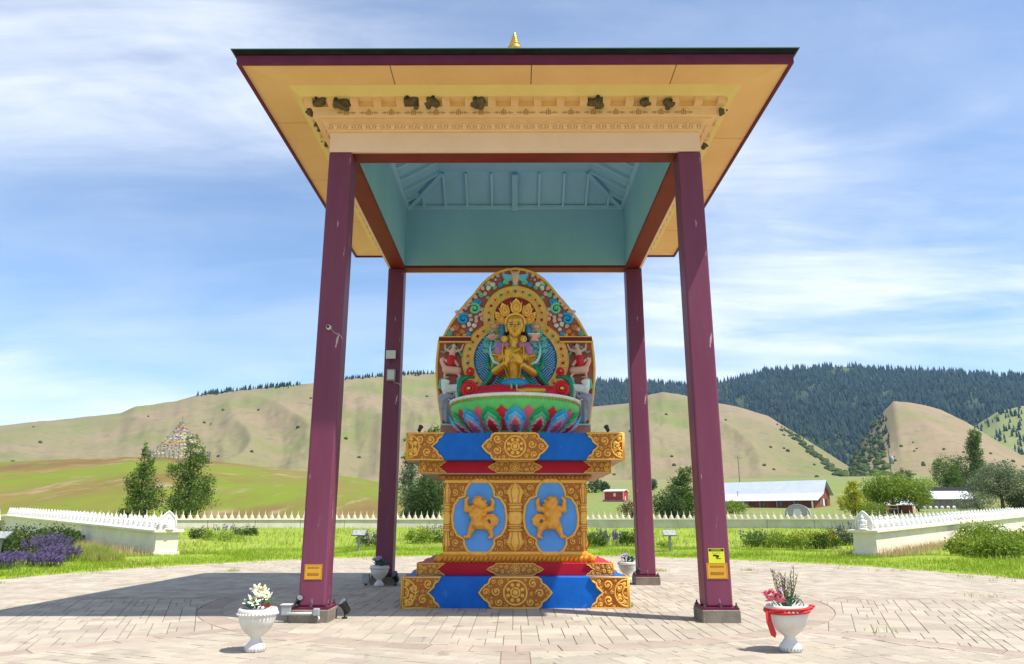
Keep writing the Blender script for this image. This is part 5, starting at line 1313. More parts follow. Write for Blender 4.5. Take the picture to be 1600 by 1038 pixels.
blooms(t, 'flower_yellow', 'yellow_flower', [(-.04,-.1,.60),(.04,.0,.72)], .05); blooms(t, 'flower_red', 'red_flower', [(.10,-.08,.53),(.14,-.04,.51)], .05)
t = urn(1236, 1018, 'white urn with pink flower, tall twigs and a red ribbon tied round its rim', 1.08)
foliage(t, 'leaf_fake', (-.02,0,.5), .15, 60, .1); blooms(t, 'flower_pink', 'pink_flower', [(-.2,-.1,.60),(-.16,-.06,.64),(-.22,-.02,.66),(-.13,-.12,.57),(-.26,-.07,.61)], .09, 8); blooms(t, 'flower_lilac', 'lilac_flower', [(-.05,-.02,.70),(-.04,.04,.73)], .05)
for i in range(15):
    a = rnd.uniform(-.35, .35); h = rnd.uniform(.3, .52); x0, y0 = rnd.uniform(-.04,.06), rnd.uniform(-.05,.05)
    m = MB().tube([(x0, y0, .5), (x0+a*.25, y0+rnd.uniform(-.03,.03), .5+h*.5), (x0+a*.38, y0+rnd.uniform(-.05,.05), .5+h)], [.006,.005,.002], 5)
    for q in range(7): z = .5+h*(.3+.1*q); xx = x0+a*.38*(.3+.1*q); m.cap((xx, y0, z), (xx+rnd.uniform(-.03,.03), y0+rnd.uniform(-.02,.02), z+.035), .007, .002, 4)
    m.build('twig', 'twig', t)
MB().tube([(.10+.10*math.cos(a), -.03, .52+.10*math.sin(a)) for a in np.linspace(0, math.pi, 14)], .006, 5).build('wire_hoop', 'twig', t)
m = MB()
for k_, dz in ((0, 0), (1, .022)):
    pts_ = [((.262+.008*math.sin(5*a+k_))*math.cos(a), (.262+.008*math.sin(5*a+k_))*math.sin(a), .475+dz+.018*math.sin(a*1+1.0+k_)) for a in np.linspace(0, 6.283, 40, endpoint=False)]
    m.tube(pts_, .019, 6, closed=True)
rb = m.build('ribbon', 'ribbon_red', t, smooth=True)
m = MB(); m.v += [(-.25,-.08,.50),(-.30,-.10,.50),(-.24,-.11,.36),(-.31,-.13,.36),(-.20,-.12,.22),(-.27,-.14,.20),(-.22,-.13,.17)]; m.f += [(0,1,3,2),(2,3,5,4),(4,5,6)]; o = m.build('ribbon_tail', 'ribbon_red', rb); o.modifiers.new('solid', 'SOLIDIFY').thickness = .012
m = MB(); m.ball((.24,-.1,.51), (.05,.03,.025), 7, 5); m.ball((.28,-.08,.53), (.04,.025,.022), 7, 5); m.build('ribbon_knot', 'ribbon_red', rb, smooth=True)
for (u, v, lab) in ((592, 917, 'white urn with lilac flowers in the shade before the back left plinth'), (980, 908, 'white urn with lilac flowers in sun beside the back right pillar')):
    t = urn(u, v, lab, .95); foliage(t, 'leaf_fake', (.05,0,.45), .15, 70, .12); blooms(t, 'flower_lilac', 'lilac_flower', [(-.12,-.04,.57),(-.06,-.08,.60),(-.02,-.02,.63),(-.13,.04,.6),(.02,-.07,.58)], .075, 7)
# ---- reading signs on posts
mk('sign_grey', (.14,.14,.135), (.10,.10,.10), rough=.5, vscale=6); mk('post_grey', (.30,.31,.31), rough=.6); mk('sign_print', (.42,.42,.40), (.16,.18,.16), rough=.4, vscale=14)
def lectern_sign(u, Y, label):
    x = x_at(u, Y, .3); z = gz(x, Y); t = thing('reading_sign', label, 'sign', (x, Y, z), 0, 'reading signs on the lawn')
    MB().box(-.05,.05,-.05,.05,-.1,.74).build('post', 'post_grey', t); M = Matrix.Rotation(R_(32), 3, 'X')
    MB().obox((0,-.03,.80), (.31,.22,.018), M).build('panel', 'sign_grey', t); MB().obox(Vector((0,-.03,.80))+M @ Vector((0,0,.020)), (.28,.19,.001), M).build('print', 'sign_print', t)
lectern_sign(560, 33., 'grey reading sign on a post in front of the white flowered bush')
lectern_sign(1047, 33., 'grey reading sign on a post on the open lawn right of the back pillar')
lectern_sign(-4, 25.2, 'grey reading sign among lavender before the shaded spoke wall')
# ================================================================== PLANTS
def leafmat(name, a, b, tr=.35, rv=.35): return mk(name, a, b, rough=.6, vscale=.8, rndv=rv, rndh=.02, transl=tr, spec=.25)
leafmat('leaf_mid', (.13,.21,.035), (.09,.155,.028)); leafmat('leaf_dark', (.08,.13,.03), (.055,.095,.024)); leafmat('leaf_bright', (.24,.33,.035), (.17,.26,.03)); leafmat('leaf_yellow', (.48,.48,.03), (.34,.38,.03)); leafmat('leaf_silver', (.21,.26,.14), (.15,.19,.10))
leafmat('leaf_red', (.13,.06,.04), (.10,.075,.035)); leafmat('lavender', (.20,.145,.31), (.15,.11,.23)); leafmat('leaf_grey', (.13,.16,.09), (.10,.13,.07)); leafmat('grass_blade', (.25,.38,.02), (.33,.42,.05), .45, .2); leafmat('grass_dry', (.60,.46,.26), (.48,.36,.19), .35, .25); leafmat('grass_tall', (.34,.43,.05), (.42,.42,.12), .45, .25); leafmat('petal_yellow', (.62,.48,.02), (.55,.38,.02)); leafmat('petal_white', (.62,.60,.48), (.55,.55,.40))
mk('bark', (.10,.075,.055), (.06,.045,.035), rough=.95, vscale=6, bump=.5, bscale=20)
def leaf_cloud(ells, n, l, clump=14, spread=.16, up=0.0, shell=.55):
    E = np.array([e[:6] for e in ells], float); vol = E[:, 3]*E[:, 4]*E[:, 5]; pr = vol**(2/3); pr /= pr.sum()
    nc = max(6, n//clump); idx = nr.choice(len(E), nc, p=pr); d = nr.normal(size=(nc, 3)); d /= np.linalg.norm(d, axis=1)[:, None]
    rad = shell+(1-shell)*nr.random(nc)**.6; rad *= 1+.12*nr.normal(size=nc)
    c = E[idx, :3]+d*rad[:, None]*E[idx, 3:6]; sz = E[idx, 3:6].mean(1)
    k = nr.integers(0, nc, n); p = c[k]+nr.normal(size=(n, 3))*(sz[k]*spread)[:, None]
    a = nr.normal(size=(n, 3)); a[:, 2] += up; a /= np.linalg.norm(a, axis=1)[:, None]; b = np.cross(a, nr.normal(size=(n, 3))); b /= np.linalg.norm(b, axis=1)[:, None]
    s_ = l*nr.uniform(.6, 1.3, n)[:, None]
    v = np.stack([p-a*s_*.5, p+b*s_*.32, p+a*s_*.5, p-b*s_*.32], 1).reshape(-1, 3); f = np.arange(4*n).reshape(n, 4)
    return v, f
def tree(name, label, base, ells, n, l, mat, trunk=.15, group=None, cat='tree', limbs=7, up=0., shell=.5, spread=.16, clump=14):
    t = thing(name, label, cat, base, rnd.uniform(-.1, .1), group)
    v, f = leaf_cloud(ells, n, l, up=up, shell=shell, spread=spread, clump=clump); npmesh('crown', v, f, mat, t)
    if trunk:
        m = MB(); zt = max(e[2]+e[5]*.5 for e in ells); cx = ells[0][0]
        m.tube([(0,0,-.3), (.02*zt,0,zt*.3), (cx*.5,.01*zt,zt*.65), (cx*.8,0,zt*.95)], [trunk*1.25, trunk, trunk*.65, trunk*.12], 7)
        for i in range(limbs):
            e = ells[i % len(ells)]; z0 = zt*rnd.uniform(.12, .6); m.tube([(0,0,z0), ((e[0]+rnd.gauss(0,.3)*e[3])*.5, (e[1]+rnd.gauss(0,.3)*e[4])*.5, z0+(e[2]-z0)*.6+.1), (e[0]+rnd.gauss(0,.5)*e[3], e[1]+rnd.gauss(0,.5)*e[4], max(e[2]+rnd.gauss(0,.3)*e[5], z0+.3))], [trunk*.5, trunk*.3, trunk*.08], 5)
        m.build('trunk', 'bark', t, smooth=True)
    return t
def far(u, Y, dz=0.):
    x = x_at(u, Y, 2.); return Vector((x, Y, gz(x, Y)+dz))
def H(v, Y, z0): return EYE+(808-v)*Y/1166-z0      # height above base for a top seen at row v
def column(base, h, w_, n=5, lo=.1, lean=0, taper=.55):
    out = []
    for i in range(n):
        q = i/(n-1); z = h*(lo+(.88-lo)*q); r = w_*(1-(1-taper)*q**1.3)*(.72 if i == 0 else 1); out.append((lean*q+rnd.gauss(0,.18)*w_, rnd.gauss(0,.15)*w_, z, r, r, h*.62/n))
    return out
b = far(216, 78); h = H(690, 78, b.z); tree('cottonwood_tree', 'slender green cottonwood alone left of a bushier one behind the ring wall', b, column(b, h, 2.1, 7, .1, .2, .22), 7000, .2, 'leaf_mid', .13, 'trees behind the ring wall')
b = far(290, 80); h = H(674, 80, b.z); tree('cottonwood_tree', 'tall dense dark green cottonwood in front of the prayer flag cone', b, column(b, h, 2.6, 8, .1, .0, .26), 10500, .2, 'leaf_mid', .16, 'trees behind the ring wall')
b = far(672, 88); h = H(664, 88, b.z); tree('cottonwood_tree', 'tall grey green cottonwood behind the left edge of the throne', b, column(b, h, 2.3, 6, .1, .5, .5), 9500, .23, 'leaf_mid', .17, 'trees behind the ring wall')
b = far(640, 84); h = H(703, 84, b.z); tree('cottonwood_tree', 'pale green cottonwood right beside the back left pillar', b, column(b, h, 1.5, 5, .1, 0, .55), 5500, .22, 'leaf_silver', .12, 'trees behind the ring wall')
b = far(664, 78); h = H(742, 78, b.z); tree('round_tree', 'low round dark bushy tree between back left pillar and throne', b, [(0,0,h*.5,1.9,1.7,h*.42),(-.7,.2,h*.4,1.4,1.3,h*.35),(.8,0,h*.42,1.3,1.2,h*.36)], 7000, .2, 'leaf_dark', .13, 'trees behind the ring wall')
b = far(1070, 95); h = H(730, 95, b.z); tree('cottonwood_tree', 'loose green cottonwood between the two right pillars', b, column(b, h, 2.2, 6, .1, -.2, .45), 8000, .23, 'leaf_mid', .15, 'trees behind the ring wall')
b = far(1043, 90); h = H(766, 90, b.z); tree('round_tree', 'low dark round tree beside the back right pillar', b, [(0,0,h*.5,1.9,1.7,h*.45),(.9,.2,h*.42,1.2,1.2,h*.35)], 5500, .2, 'leaf_dark', .12, 'trees behind the ring wall')
b = far(987, 86); h = H(782, 86, b.z); tree('copper_shrub', 'reddish brown twiggy shrub below the red shed', b, [(0,0,h*.5,1.5,1.2,h*.45)], 1500, .16, 'leaf_red', .05, None, 'shrub', 9)
b = far(1337, 100); h = H(753, 100, b.z); tree('golden_tree', 'bright yellow green young tree right of the barn gable', b, column(b, h, 1.5, 5, .14, .1, .5)+[(-1.3,0,h*.35,.9,.9,h*.25)], 5500, .2, 'leaf_yellow', .09, None)
b = far(1366, 98); h = H(784, 98, b.z); tree('golden_shrub', 'low yellow green shrub at the foot of the golden tree', b, [(0,0,h*.45,1.7,1.3,h*.45)], 2200, .16, 'leaf_bright', 0, None, 'shrub')
b = far(1398, 102); h = H(741, 102, b.z); tree('willow_tree', 'broad round bright green willow over the small shed', b, [(-.8,0,h*.62,3.0,2.8,h*.33),(1.6,.4,h*.60,2.6,2.4,h*.3),(-2.4,0,h*.48,1.8,1.8,h*.28),(3.4,.2,h*.48,1.7,1.7,h*.26)], 13000, .24, 'leaf_bright', .22, None, limbs=9)
b = far(1436, 122); h = H(757, 122, b.z); tree('willow_tree', 'smaller pale willow at the right side of the round willow', b, [(0,0,h*.55,2.2,2.0,h*.38)], 4500, .23, 'leaf_bright', .14, None)
b = far(1538, 195); h = H(667, 195, b.z); tree('poplar_tree', 'tall narrow poplar with bare grey stems rising above the sheds', b, column(b, h, 1.9, 8, .3, .3, .8), 7500, .34, 'leaf_mid', .35, None, limbs=14, spread=.22)
b = far(1487, 205); h = H(713, 205, b.z); tree('round_tree', 'bright green round topped tree behind the dark ridged shed', b, [(0,0,h*.55,3.4,3.2,h*.42),(1.8,0,h*.4,2.6,2.5,h*.35)], 6500, .38, 'leaf_mid', .3, None)
b = far(1512, 215); h = H(715, 215, b.z); tree('round_tree', 'dark green tree just left of the tall poplar', b, [(0,0,h*.55,2.6,2.5,h*.42),(2.5,0,h*.42,2.6,2.5,h*.3)], 5500, .38, 'leaf_dark', .3, None)
b = far(1448, 190); h = H(748, 190, b.z); tree('shrub_row', 'low green hedge trees left of the dark ridged shed', b, [(0,0,h*.5,4.5,2.5,h*.45),(-5,0,h*.4,3,2.5,h*.38)], 4500, .34, 'leaf_bright', .2, None, 'hedge')
b = far(1568, 92); h = H(722, 92, b.z); tree('silver_tree', 'grey leaved spreading olive like tree in front of the sheds', b, [(0,0,h*.62,2.6,2.3,h*.30),(-1.9,.2,h*.50,1.7,1.6,h*.26),(2.2,0,h*.55,2.2,2.0,h*.3),(.4,0,h*.82,1.8,1.7,h*.17)], 11000, .2, 'leaf_silver', .2, None, limbs=12)
b = far(1535, 90); h = H(765, 90, b.z); tree('silver_shrub', 'loose grey green low shrub beside the grey leaved tree', b, [(-1.2,0,h*.5,1.6,1.2,h*.4),(.6,0,h*.5,1.3,1.2,h*.4)], 2600, .16, 'leaf_silver', .06, None, 'shrub', 8)
b = far(1598, 92); h = H(772, 92, b.z); tree('round_tree', 'small dark tree beneath the grey leaved tree by the frame edge', b, [(0,0,h*.6,1.6,1.5,h*.38)], 3200, .18, 'leaf_dark', .1, None)
b = far(1147, 120); h = H(784, 120, b.z); tree('barn_shrub', 'bright green bush in front of the barn beside the right front pillar', b, [(0,0,h*.5,2.2,1.6,h*.5)], 2600, .2, 'leaf_bright', 0, None, 'shrub')
for u, Y, v, w_, lab in ((930,330,751,3.6,'far round green bush below the hill, right of the throne'),(945,340,754,2.2,'smaller far bush beside the round bush below the hill'),(1421,400,735,4.2,'lone dark round tree on the pink hill foot near the utility pole'),(1020,360,748,2.5,'small dark bush on the hill foot between right pillars')):
    b = far(u, Y); h = max(H(v, Y, b.z), 3.5); tree('far_bush', lab, b, [(0,0,h*.5,w_,w_,h*.5)], 1100, .7, 'leaf_dark', 0, None, 'bush')
# shrubs and flowers round the lawn
def bush(u, v, w_, h, n, l, mat, label, name='shrub', group=None, up=.0, flowers=None, cat='shrub', d_=.7):
    b = ground_at(u, v); b.z -= .03
    t = tree(name, label, b, [(0,0,h*.5,w_*.5,w_*.5*d_,h*.48),(-w_*.25,0,h*.4,w_*.3,w_*.3,h*.4),(w_*.25,.05,h*.42,w_*.3,w_*.3,h*.4)], n, l, mat, 0, group, cat, up=up, shell=.45)
    if flowers:
        v_, f_ = leaf_cloud([(0,0,h*.72,w_*.5,w_*.4,h*.32)], flowers[0], flowers[1], 6, .1, shell=.7); struct(npmesh(flowers[3], v_, f_, flowers[2], t), 'stuff')
def spikes(u, v, w_, h, n, mat, fl, label, name, group=None, cat='plant'):
    b = ground_at(u, v); t = thing(name, label, cat, b, 0, group); V_, F_ = [], []; W_, G_ = [], []
    for i in range(n):
        a = rnd.uniform(0, 6.283); q = rnd.random()**.5; x, y = w_*.5*q*math.cos(a), w_*.4*q*math.sin(a); hh = h*rnd.uniform(.6, 1.05)*(1-.25*q); lean = (rnd.gauss(0,.12)+x*.5, rnd.gauss(0,.12)+y*.4); s_ = .009
        an = rnd.uniform(0, 3.14); c, sn = math.cos(an), math.sin(an); k = len(V_)
        V_ += [(x-c*s_, y-sn*s_, -.02), (x+c*s_, y+sn*s_, -.02), (x+lean[0]*hh+c*s_*.4, y+lean[1]*hh+sn*s_*.4, hh), (x+lean[0]*hh-c*s_*.4, y+lean[1]*hh-sn*s_*.4, hh)]; F_.append((k, k+1, k+2, k+3))
        for j in range(7):
            zf = hh*rnd.uniform(.62, 1.02); r = .028; cx_, cy_ = x+lean[0]*zf+rnd.gauss(0,.018), y+lean[1]*zf+rnd.gauss(0,.018); a2 = rnd.uniform(0, 3.14); k = len(W_)
            W_ += [(cx_-r*math.cos(a2), cy_-r*math.sin(a2), zf-r), (cx_+r*math.cos(a2), cy_+r*math.sin(a2), zf-r*.4), (cx_+r*math.cos(a2), cy_+r*math.sin(a2), zf+r), (cx_-r*math.cos(a2), cy_-r*math.sin(a2), zf+r*.4)]; G_.append((k, k+1, k+2, k+3))
    struct(npmesh('stems', V_, F_, mat, t), 'stuff')
    if fl: struct(npmesh('flower_spikes', W_, G_, fl, t), 'stuff')
for u, v, w_, h, lab in ((30,866,2.0,1.05,'dark green bush behind the lavender, under the coping line'),(-25,872,1.8,1.0,'dark green bush half out of view beside the lavender'),(85,858,1.5,.95,'dark green bush with upright shoots behind the tallest lavender'),(108,852,.9,.72,'small dark bush at the end of the lavender bed')):
    bush(u, v, w_, h, 3800, .085, 'leaf_dark', lab, 'dark_shrub', up=.6)
for u, v, w_, h, n, lab in ((78,872,1.0,.95,120,'tallest purple lavender clump against the dark bushes'),(92,878,1.1,.62,150,'dense purple lavender clump at the bed corner by yellow green grass'),(70,886,1.0,.45,150,'dark purple lavender clump nearest the lawn strip'),(35,884,1.1,.5,90,'sparse lavender clump at the front of the dark bushes'),(3,890,.9,.55,110,'purple lavender clump cut by the left frame edge'),(128,850,.9,.55,70,'pale lavender clump against the shaded spoke wall'),(50,868,.9,.72,60,'loose lavender clump growing through the dark bushes')):
    spikes(u, v, w_, h, n, 'leaf_grey', 'lavender', lab, 'lavender_clump', 'lavender in the flower bed')
bush(76, 858, .3, .8, 60, .05, 'petal_yellow', 'single yellow bloom among the purple lavender', 'yellow_flower', cat='flower')
def grass_clump(u, v, w_, h, n, mat, label, name='grass_clump', dep=.8):
    b = ground_at(u, v); t = thing(name, label, 'grass clump', b); V_, F_ = [], []
    for i in range(n):
        a = rnd.uniform(0, 6.283); q = rnd.random()**.5; x, y = w_*.5*q*math.cos(a), w_*.5*dep*q*math.sin(a); hh = h*rnd.uniform(.55, 1.1)*(1-.35*q*q); le = (rnd.gauss(0,.25), rnd.gauss(0,.25)); an = rnd.uniform(0, 3.14); s_ = .011; k = len(V_)
        V_ += [(x-math.cos(an)*s_, y-math.sin(an)*s_, -.03), (x+math.cos(an)*s_, y+math.sin(an)*s_, -.03), (x+le[0]*hh, y+le[1]*hh, hh)]; F_.append((k, k+1, k+2))
    struct(npmesh('blades', V_, F_, mat, t), 'stuff')
grass_clump(130, 872, 2.0, .55, 2600, 'grass_tall', 'yellow green grass clump at the end of the lavender bed')
grass_clump(160, 876, 1.4, .35, 1400, 'grass_tall', 'low yellow green grass clump beside the dry strip at the shaded wall')
for u, v, w_, h, n, l, mat, lab, fl in (
    (1560,872,1.7,.8,3400,.09,'leaf_bright','dense green bush with dark foot before the sunlit spoke wall',None),(1515,868,1.5,.75,2600,.085,'leaf_bright','green bush with orange yellow tips at the dry grass edge',(120,.05,'petal_yellow','flowers')),(1600,866,1.6,.95,3200,.09,'leaf_bright','light green bush cut by the right frame edge',None),
    (1535,850,2.0,1.0,2600,.1,'leaf_bright','tall light green bush behind the dense dark footed bush',None),(1184,855,1.3,.75,2200,.075,'leaf_mid','dark green rounded flower bush left of the yellow lilies',None),(1222,856,1.5,.7,2300,.08,'leaf_bright','green lily clump with a few yellow blooms',(60,.07,'petal_yellow','flowers')),
    (1262,858,1.5,.8,2500,.08,'leaf_bright','green lily clump full of yellow blooms',(150,.07,'petal_yellow','flowers')),(1294,858,1.1,.85,2000,.08,'leaf_mid','tall lily clump with yellow blooms next to the wall end plants',(110,.07,'petal_yellow','flowers')),(1318,852,1.3,.85,2200,.08,'leaf_grey','grey green plants touching the end of the sunlit wall',(60,.05,'lavender','flowers')),
    (312,843,1.2,.62,1800,.075,'leaf_dark','low dark green bush left on the far lawn',None),(383,838,1.4,.62,1900,.075,'leaf_dark','small dark bush on the lawn left of the front pillar',None),(345,846,2.2,.5,1500,.07,'leaf_bright','low tangle of meadow plants between two dark lawn bushes',None),(577,853,1.2,.75,2200,.07,'leaf_grey','round bush full of white blossom beside the reading sign',(420,.07,'petal_white','blossom')),
    (655,850,1.4,.85,2000,.08,'leaf_bright','yellow green lily clump left of the throne',(70,.07,'petal_yellow','flowers')),(678,848,1.2,.7,1500,.08,'leaf_mid','green plants against the left side of the throne',None),(930,855,1.2,.75,1900,.08,'leaf_mid','green plants against the right side of the throne',None),(985,853,1.0,.8,1800,.08,'leaf_mid','upright green bush left of the back right pillar',None),(1040,856,.7,.35,700,.06,'leaf_bright','low orange flowered plant beside the reading sign post',(60,.06,'petal_yellow','flowers'))):
    bush(u, v, w_, h, n, l, mat, lab, 'flower_bush' if fl else 'green_bush', flowers=fl)
for u, v, w_, h, n, lab in ((950,853,1.3,.95,70,'tall lilac flower spikes on the lawn right of the throne'),(680,842,1.6,.9,40,'faint lilac flower spikes behind the left side of the throne'),(1180,850,1.4,.8,25,'thin lilac spikes over the dark rounded flower bush'),(352,838,1.2,.85,25,'few tall lilac spikes between the two dark lawn bushes'),(1320,838,2.0,.9,30,'pinkish flower spikes behind the end of the sunlit wall')):
    spikes(u, v, w_, h, n, 'leaf_grey', 'lavender', lab, 'flower_spikes_plant', 'tall flower spikes on the lawn')
# lawn blades, dry grass along the walls, weeds in the paving: uncountable
def blades(name, pts, hlo, hhi, w_, mat, lean=.3):
    P_ = np.array(pts); n = len(P_); an = nr.uniform(0, 6.28, n); h = nr.uniform(hlo, hhi, n); le = nr.normal(0, lean, (n, 2))*h[:, None]; dx, dy = np.cos(an)*w_, np.sin(an)*w_
    v = np.stack([np.stack([P_[:,0]-dx, P_[:,1]-dy, P_[:,2]-.03], 1), np.stack([P_[:,0]+dx, P_[:,1]+dy, P_[:,2]-.03], 1), np.stack([P_[:,0]+le[:,0], P_[:,1]+le[:,1], P_[:,2]+h], 1)], 1).reshape(-1, 3)
    return struct(npmesh(name, v, np.arange(3*n).reshape(n, 3), mat), 'stuff')
def lawn_pts(n, q0, q1, pw, dens=None):
    out = []
    while len(out) < n:
        th = R_(rnd.uniform(-8, 188)); q = q0+(q1-q0)*rnd.random()**pw; r = rplaza(th)+q; x, y = CX+r*math.cos(th), CY+r*math.sin(th)
        if y < 8: continue
        u = 805+F*x/(y*.9688-.4)
        if not -60 < u < 1660: continue
        if dens and rnd.random() > dens(x, y, q): continue
        out.append((x, y, gz(x, y)))
    return out
blades('lawn_grass', lawn_pts(52000, -.25, 5, 1.2, lambda x, y, q: 1 if q > .05 else (.35+.9*nz(x*1.3, y*1.3))), .05, .12, .012, 'grass_blade')
blades('meadow_grass', lawn_pts(17000, 3.5, 30, 1.0, lambda x, y, q: .5+.8*nz(x*.3, y*.3, 4)), .08, .28, .022, 'grass_tall')
def wall_pts(n, sx):
    out = []
    for _ in range(n):
        s_ = rnd.random()*24*rnd.random()**.3; o = abs(rnd.gauss(0, .55))+.5; rho = 19+s_-.6; c = .7071
        sgn = 1 if rnd.random() < .9 else -1                # mostly on the plaza side
        x = CX+sx*(rho*c+o*c*sgn); y = CY+rho*c-o*c*sgn; out.append((x, y, gz(x, y)))
    return out
blades('dry_wall_grass', wall_pts(4200, 1)+wall_pts(2400, -1), .12, .40, .012, 'grass_dry', .2)
wp = []
for th, n_ in [(rnd.uniform(-10, 190), 10) for _ in range(60)]+[(rnd.uniform(15, 60), 7) for _ in range(20)]:
    th = R_(th); r = rplaza(th)-abs(rnd.gauss(0, .9)); x, y = CX+r*math.cos(th), CY+r*math.sin(th)
    if y > 8: wp += [(x+rnd.gauss(0,.1), y+rnd.gauss(0,.06), 0.03) for _ in range(n_)]
for u, v, n_ in ((365,893,50),(1030,893,60),(1170,892,50),(968,949,60),(1377,987,10),(1520,932,12),(1555,933,10),(1150,872,30)):
    p = ground_at(u, v); wp += [(p.x+rnd.gauss(0,.12), p.y+rnd.gauss(0,.08), 0.03) for _ in range(n_)]
blades('paving_weeds', wp, .02, .09, .01, 'grass_tall', .6)
# ================================================================== FARM BUILDINGS AND FAR THINGS
mk('barn_red', (.26,.07,.035), (.14,.04,.025), rough=.9, vscale=1.2, stretch=(1,1,.12)); mk('metal_roof', (.60,.61,.64), (.52,.54,.58), rough=.5, vscale=.5); mk('metal_roof_shaded', (.43,.47,.52), (.38,.42,.47), rough=.5, vscale=.5); mk('weathered_wood', (.24,.20,.17), (.16,.135,.12), rough=.95, vscale=1.5, stretch=(1,1,.12)); mk('trim_white', (.70,.68,.66), rough=.7)  # barn's upper roof: same metal, its dimmer light painted in as darker, bluer colour
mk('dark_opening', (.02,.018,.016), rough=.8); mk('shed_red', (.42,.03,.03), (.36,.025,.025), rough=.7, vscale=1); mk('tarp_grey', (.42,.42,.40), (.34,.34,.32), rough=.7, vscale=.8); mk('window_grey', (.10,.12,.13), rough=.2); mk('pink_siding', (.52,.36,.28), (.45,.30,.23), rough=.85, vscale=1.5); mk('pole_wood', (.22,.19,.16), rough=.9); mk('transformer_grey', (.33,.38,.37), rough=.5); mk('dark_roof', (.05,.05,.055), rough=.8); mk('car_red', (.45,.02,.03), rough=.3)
def axes(P0, phi): return Vector(P0), Vector((-math.cos(phi), math.sin(phi), 0)), Vector((math.sin(phi), math.cos(phi), 0))
def gabled(name, label, P0, phi, L_, prof, wallm, roofm, gablem=None, over=.4, th=.14):
    # P0: near right corner on the ground; prof: roof line (w, z) across the gable
    o, a, b = axes(P0, phi); t = thing(name, label, 'building', P0)
    def pt(l, w_, z): return tuple(a*l+b*w_+Vector((0,0,z)))
    W_ = prof[-1][0]; m = MB()
    MB().add([pt(0,0,-1), pt(L_,0,-1), pt(L_,0,prof[0][1]-.1), pt(0,0,prof[0][1]-.1)], [(0,1,2,3)]).build('side_wall', wallm, t)
    MB().add([pt(0,W_,-1), pt(L_,W_,-1), pt(L_,W_,prof[-1][1]-.1), pt(0,W_,prof[-1][1]-.1)], [(3,2,1,0)]).build('side_wall', wallm, t)
    for l in (0, L_): 
        m = MB(); g = [pt(l,0,-1)]+[pt(l,w_,z-.1) for w_, z in prof]+[pt(l,W_,-1)]; m.add(g, [tuple(range(len(g)))]); m.build('gable_wall', gablem or wallm, t)
    for (w0, z0), (w1, z1) in zip(prof, prof[1:]):
        d = Vector((w1-w0, z1-z0)).normalized(); e0 = over if (w0, z0) == prof[0] else 0; e1 = over if (w1, z1) == prof[-1] else 0
        A, B = (w0-d.x*e0, z0-d.y*e0), (w1+d.x*e1, z1+d.y*e1); nrm = Vector((-d.y, d.x))*th; m = MB()
        for l in (-over, L_+over): m.v += [pt(l, *A), pt(l, *B), pt(l, B[0]+nrm.x, B[1]+nrm.y), pt(l, A[0]+nrm.x, A[1]+nrm.y)]
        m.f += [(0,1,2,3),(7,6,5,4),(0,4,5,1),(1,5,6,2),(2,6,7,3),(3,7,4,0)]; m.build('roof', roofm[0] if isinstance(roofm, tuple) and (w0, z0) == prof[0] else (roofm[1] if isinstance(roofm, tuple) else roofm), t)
    return t, pt
def panel(t, pt, name, mat, side, l0, l1, z0, z1, out=.06):        # side 'long' or 'gable'
    m = MB()
    if side == 'long': c = [pt(l0,-out,z0), pt(l1,-out,z0), pt(l1,-out,z1), pt(l0,-out,z1), pt(l0,.02,z0), pt(l1,.02,z0), pt(l1,.02,z1), pt(l0,.02,z1)]
    else: c = [pt(-out,l0,z0), pt(-out,l1,z0), pt(-out,l1,z1), pt(-out,l0,z1), pt(.02,l0,z0), pt(.02,l1,z0), pt(.02,l1,z1), pt(.02,l0,z1)]
    m.add(c, [(0,1,2,3),(7,6,5,4),(0,4,5,1),(1,5,6,2),(2,6,7,3),(3,7,4,0)]); return m.build(name, mat, t)
P0 = far(1275, 172); P0.z = 3.3
t, pt = gabled('barn', 'long red brown barn with bright white metal roof and open gable', P0, R_(36), 26.5, [(0,2.2),(5.4,3.7),(9.2,6.9),(14.6,3.9)], 'barn_red', ('metal_roof', 'metal_roof_shaded'), 'barn_red', .9)
for i in range(6): panel(t, pt, 'window', 'window_grey', 'long', 3.5+i*4, 4.7+i*4, .75, 1.7)
for i in range(7): panel(t, pt, 'post', 'trim_white' if i in (0, 4) else 'weathered_wood', 'long', .3+i*4, .55+i*4, -.3, 2.0, .8)
panel(t, pt, 'door', 'dark_opening', 'gable', 9.9, 11.6, 0, 2.6); panel(t, pt, 'window', 'trim_white', 'gable', 7.6, 8.8, .9, 2.6); panel(t, pt, 'window', 'window_grey', 'gable', 4.6, 6.0, 1.0, 2.1); panel(t, pt, 'loft_vent', 'trim_white', 'gable', 8.9, 9.5, 5.6, 6.2)
m = MB(); m.tube([pt(19,3.2,3.0), pt(19,3.2,4.6)], .14, 8); m.build('stove_pipe', 'galvanised', t)
P0 = far(1531, 152); P0.z = gz(P0.x, P0.y)
t, pt = gabled('shed', 'long grey plank shed with white metal roof and dark ridge', P0, R_(4), 13.0, [(0,1.9),(4.6,3.5),(9.5,2.2)], 'weathered_wood', 'metal_roof')
o, a, b_ = axes(P0, R_(4)); MB().bar(pt(-1.5, 5.2, 3.95), pt(11.5, 5.2, 3.95), 1.2, .95).build('ridge_cover', 'dark_roof', t)
m0 = None
for i in range(6):
    p = P0+a*(11.2-i*1.15)+b_*-1.2; q = thing('white_barrel', 'small white round topped barrel in a row along the grey plank shed', 'barrel', (p.x, p.y, gz(p.x, p.y)), 0, 'white barrels along the shed')
    MB().lathe([(.32,0),(.34,.2),(.30,.42),(.16,.56),(.02,.6)], 10).build('body', 'trim_white', q, smooth=True); MB().lathe([(.10,.25),(.10,.27)], 8, (0,-.33,.05), M=None).build('opening', 'dark_opening', q)
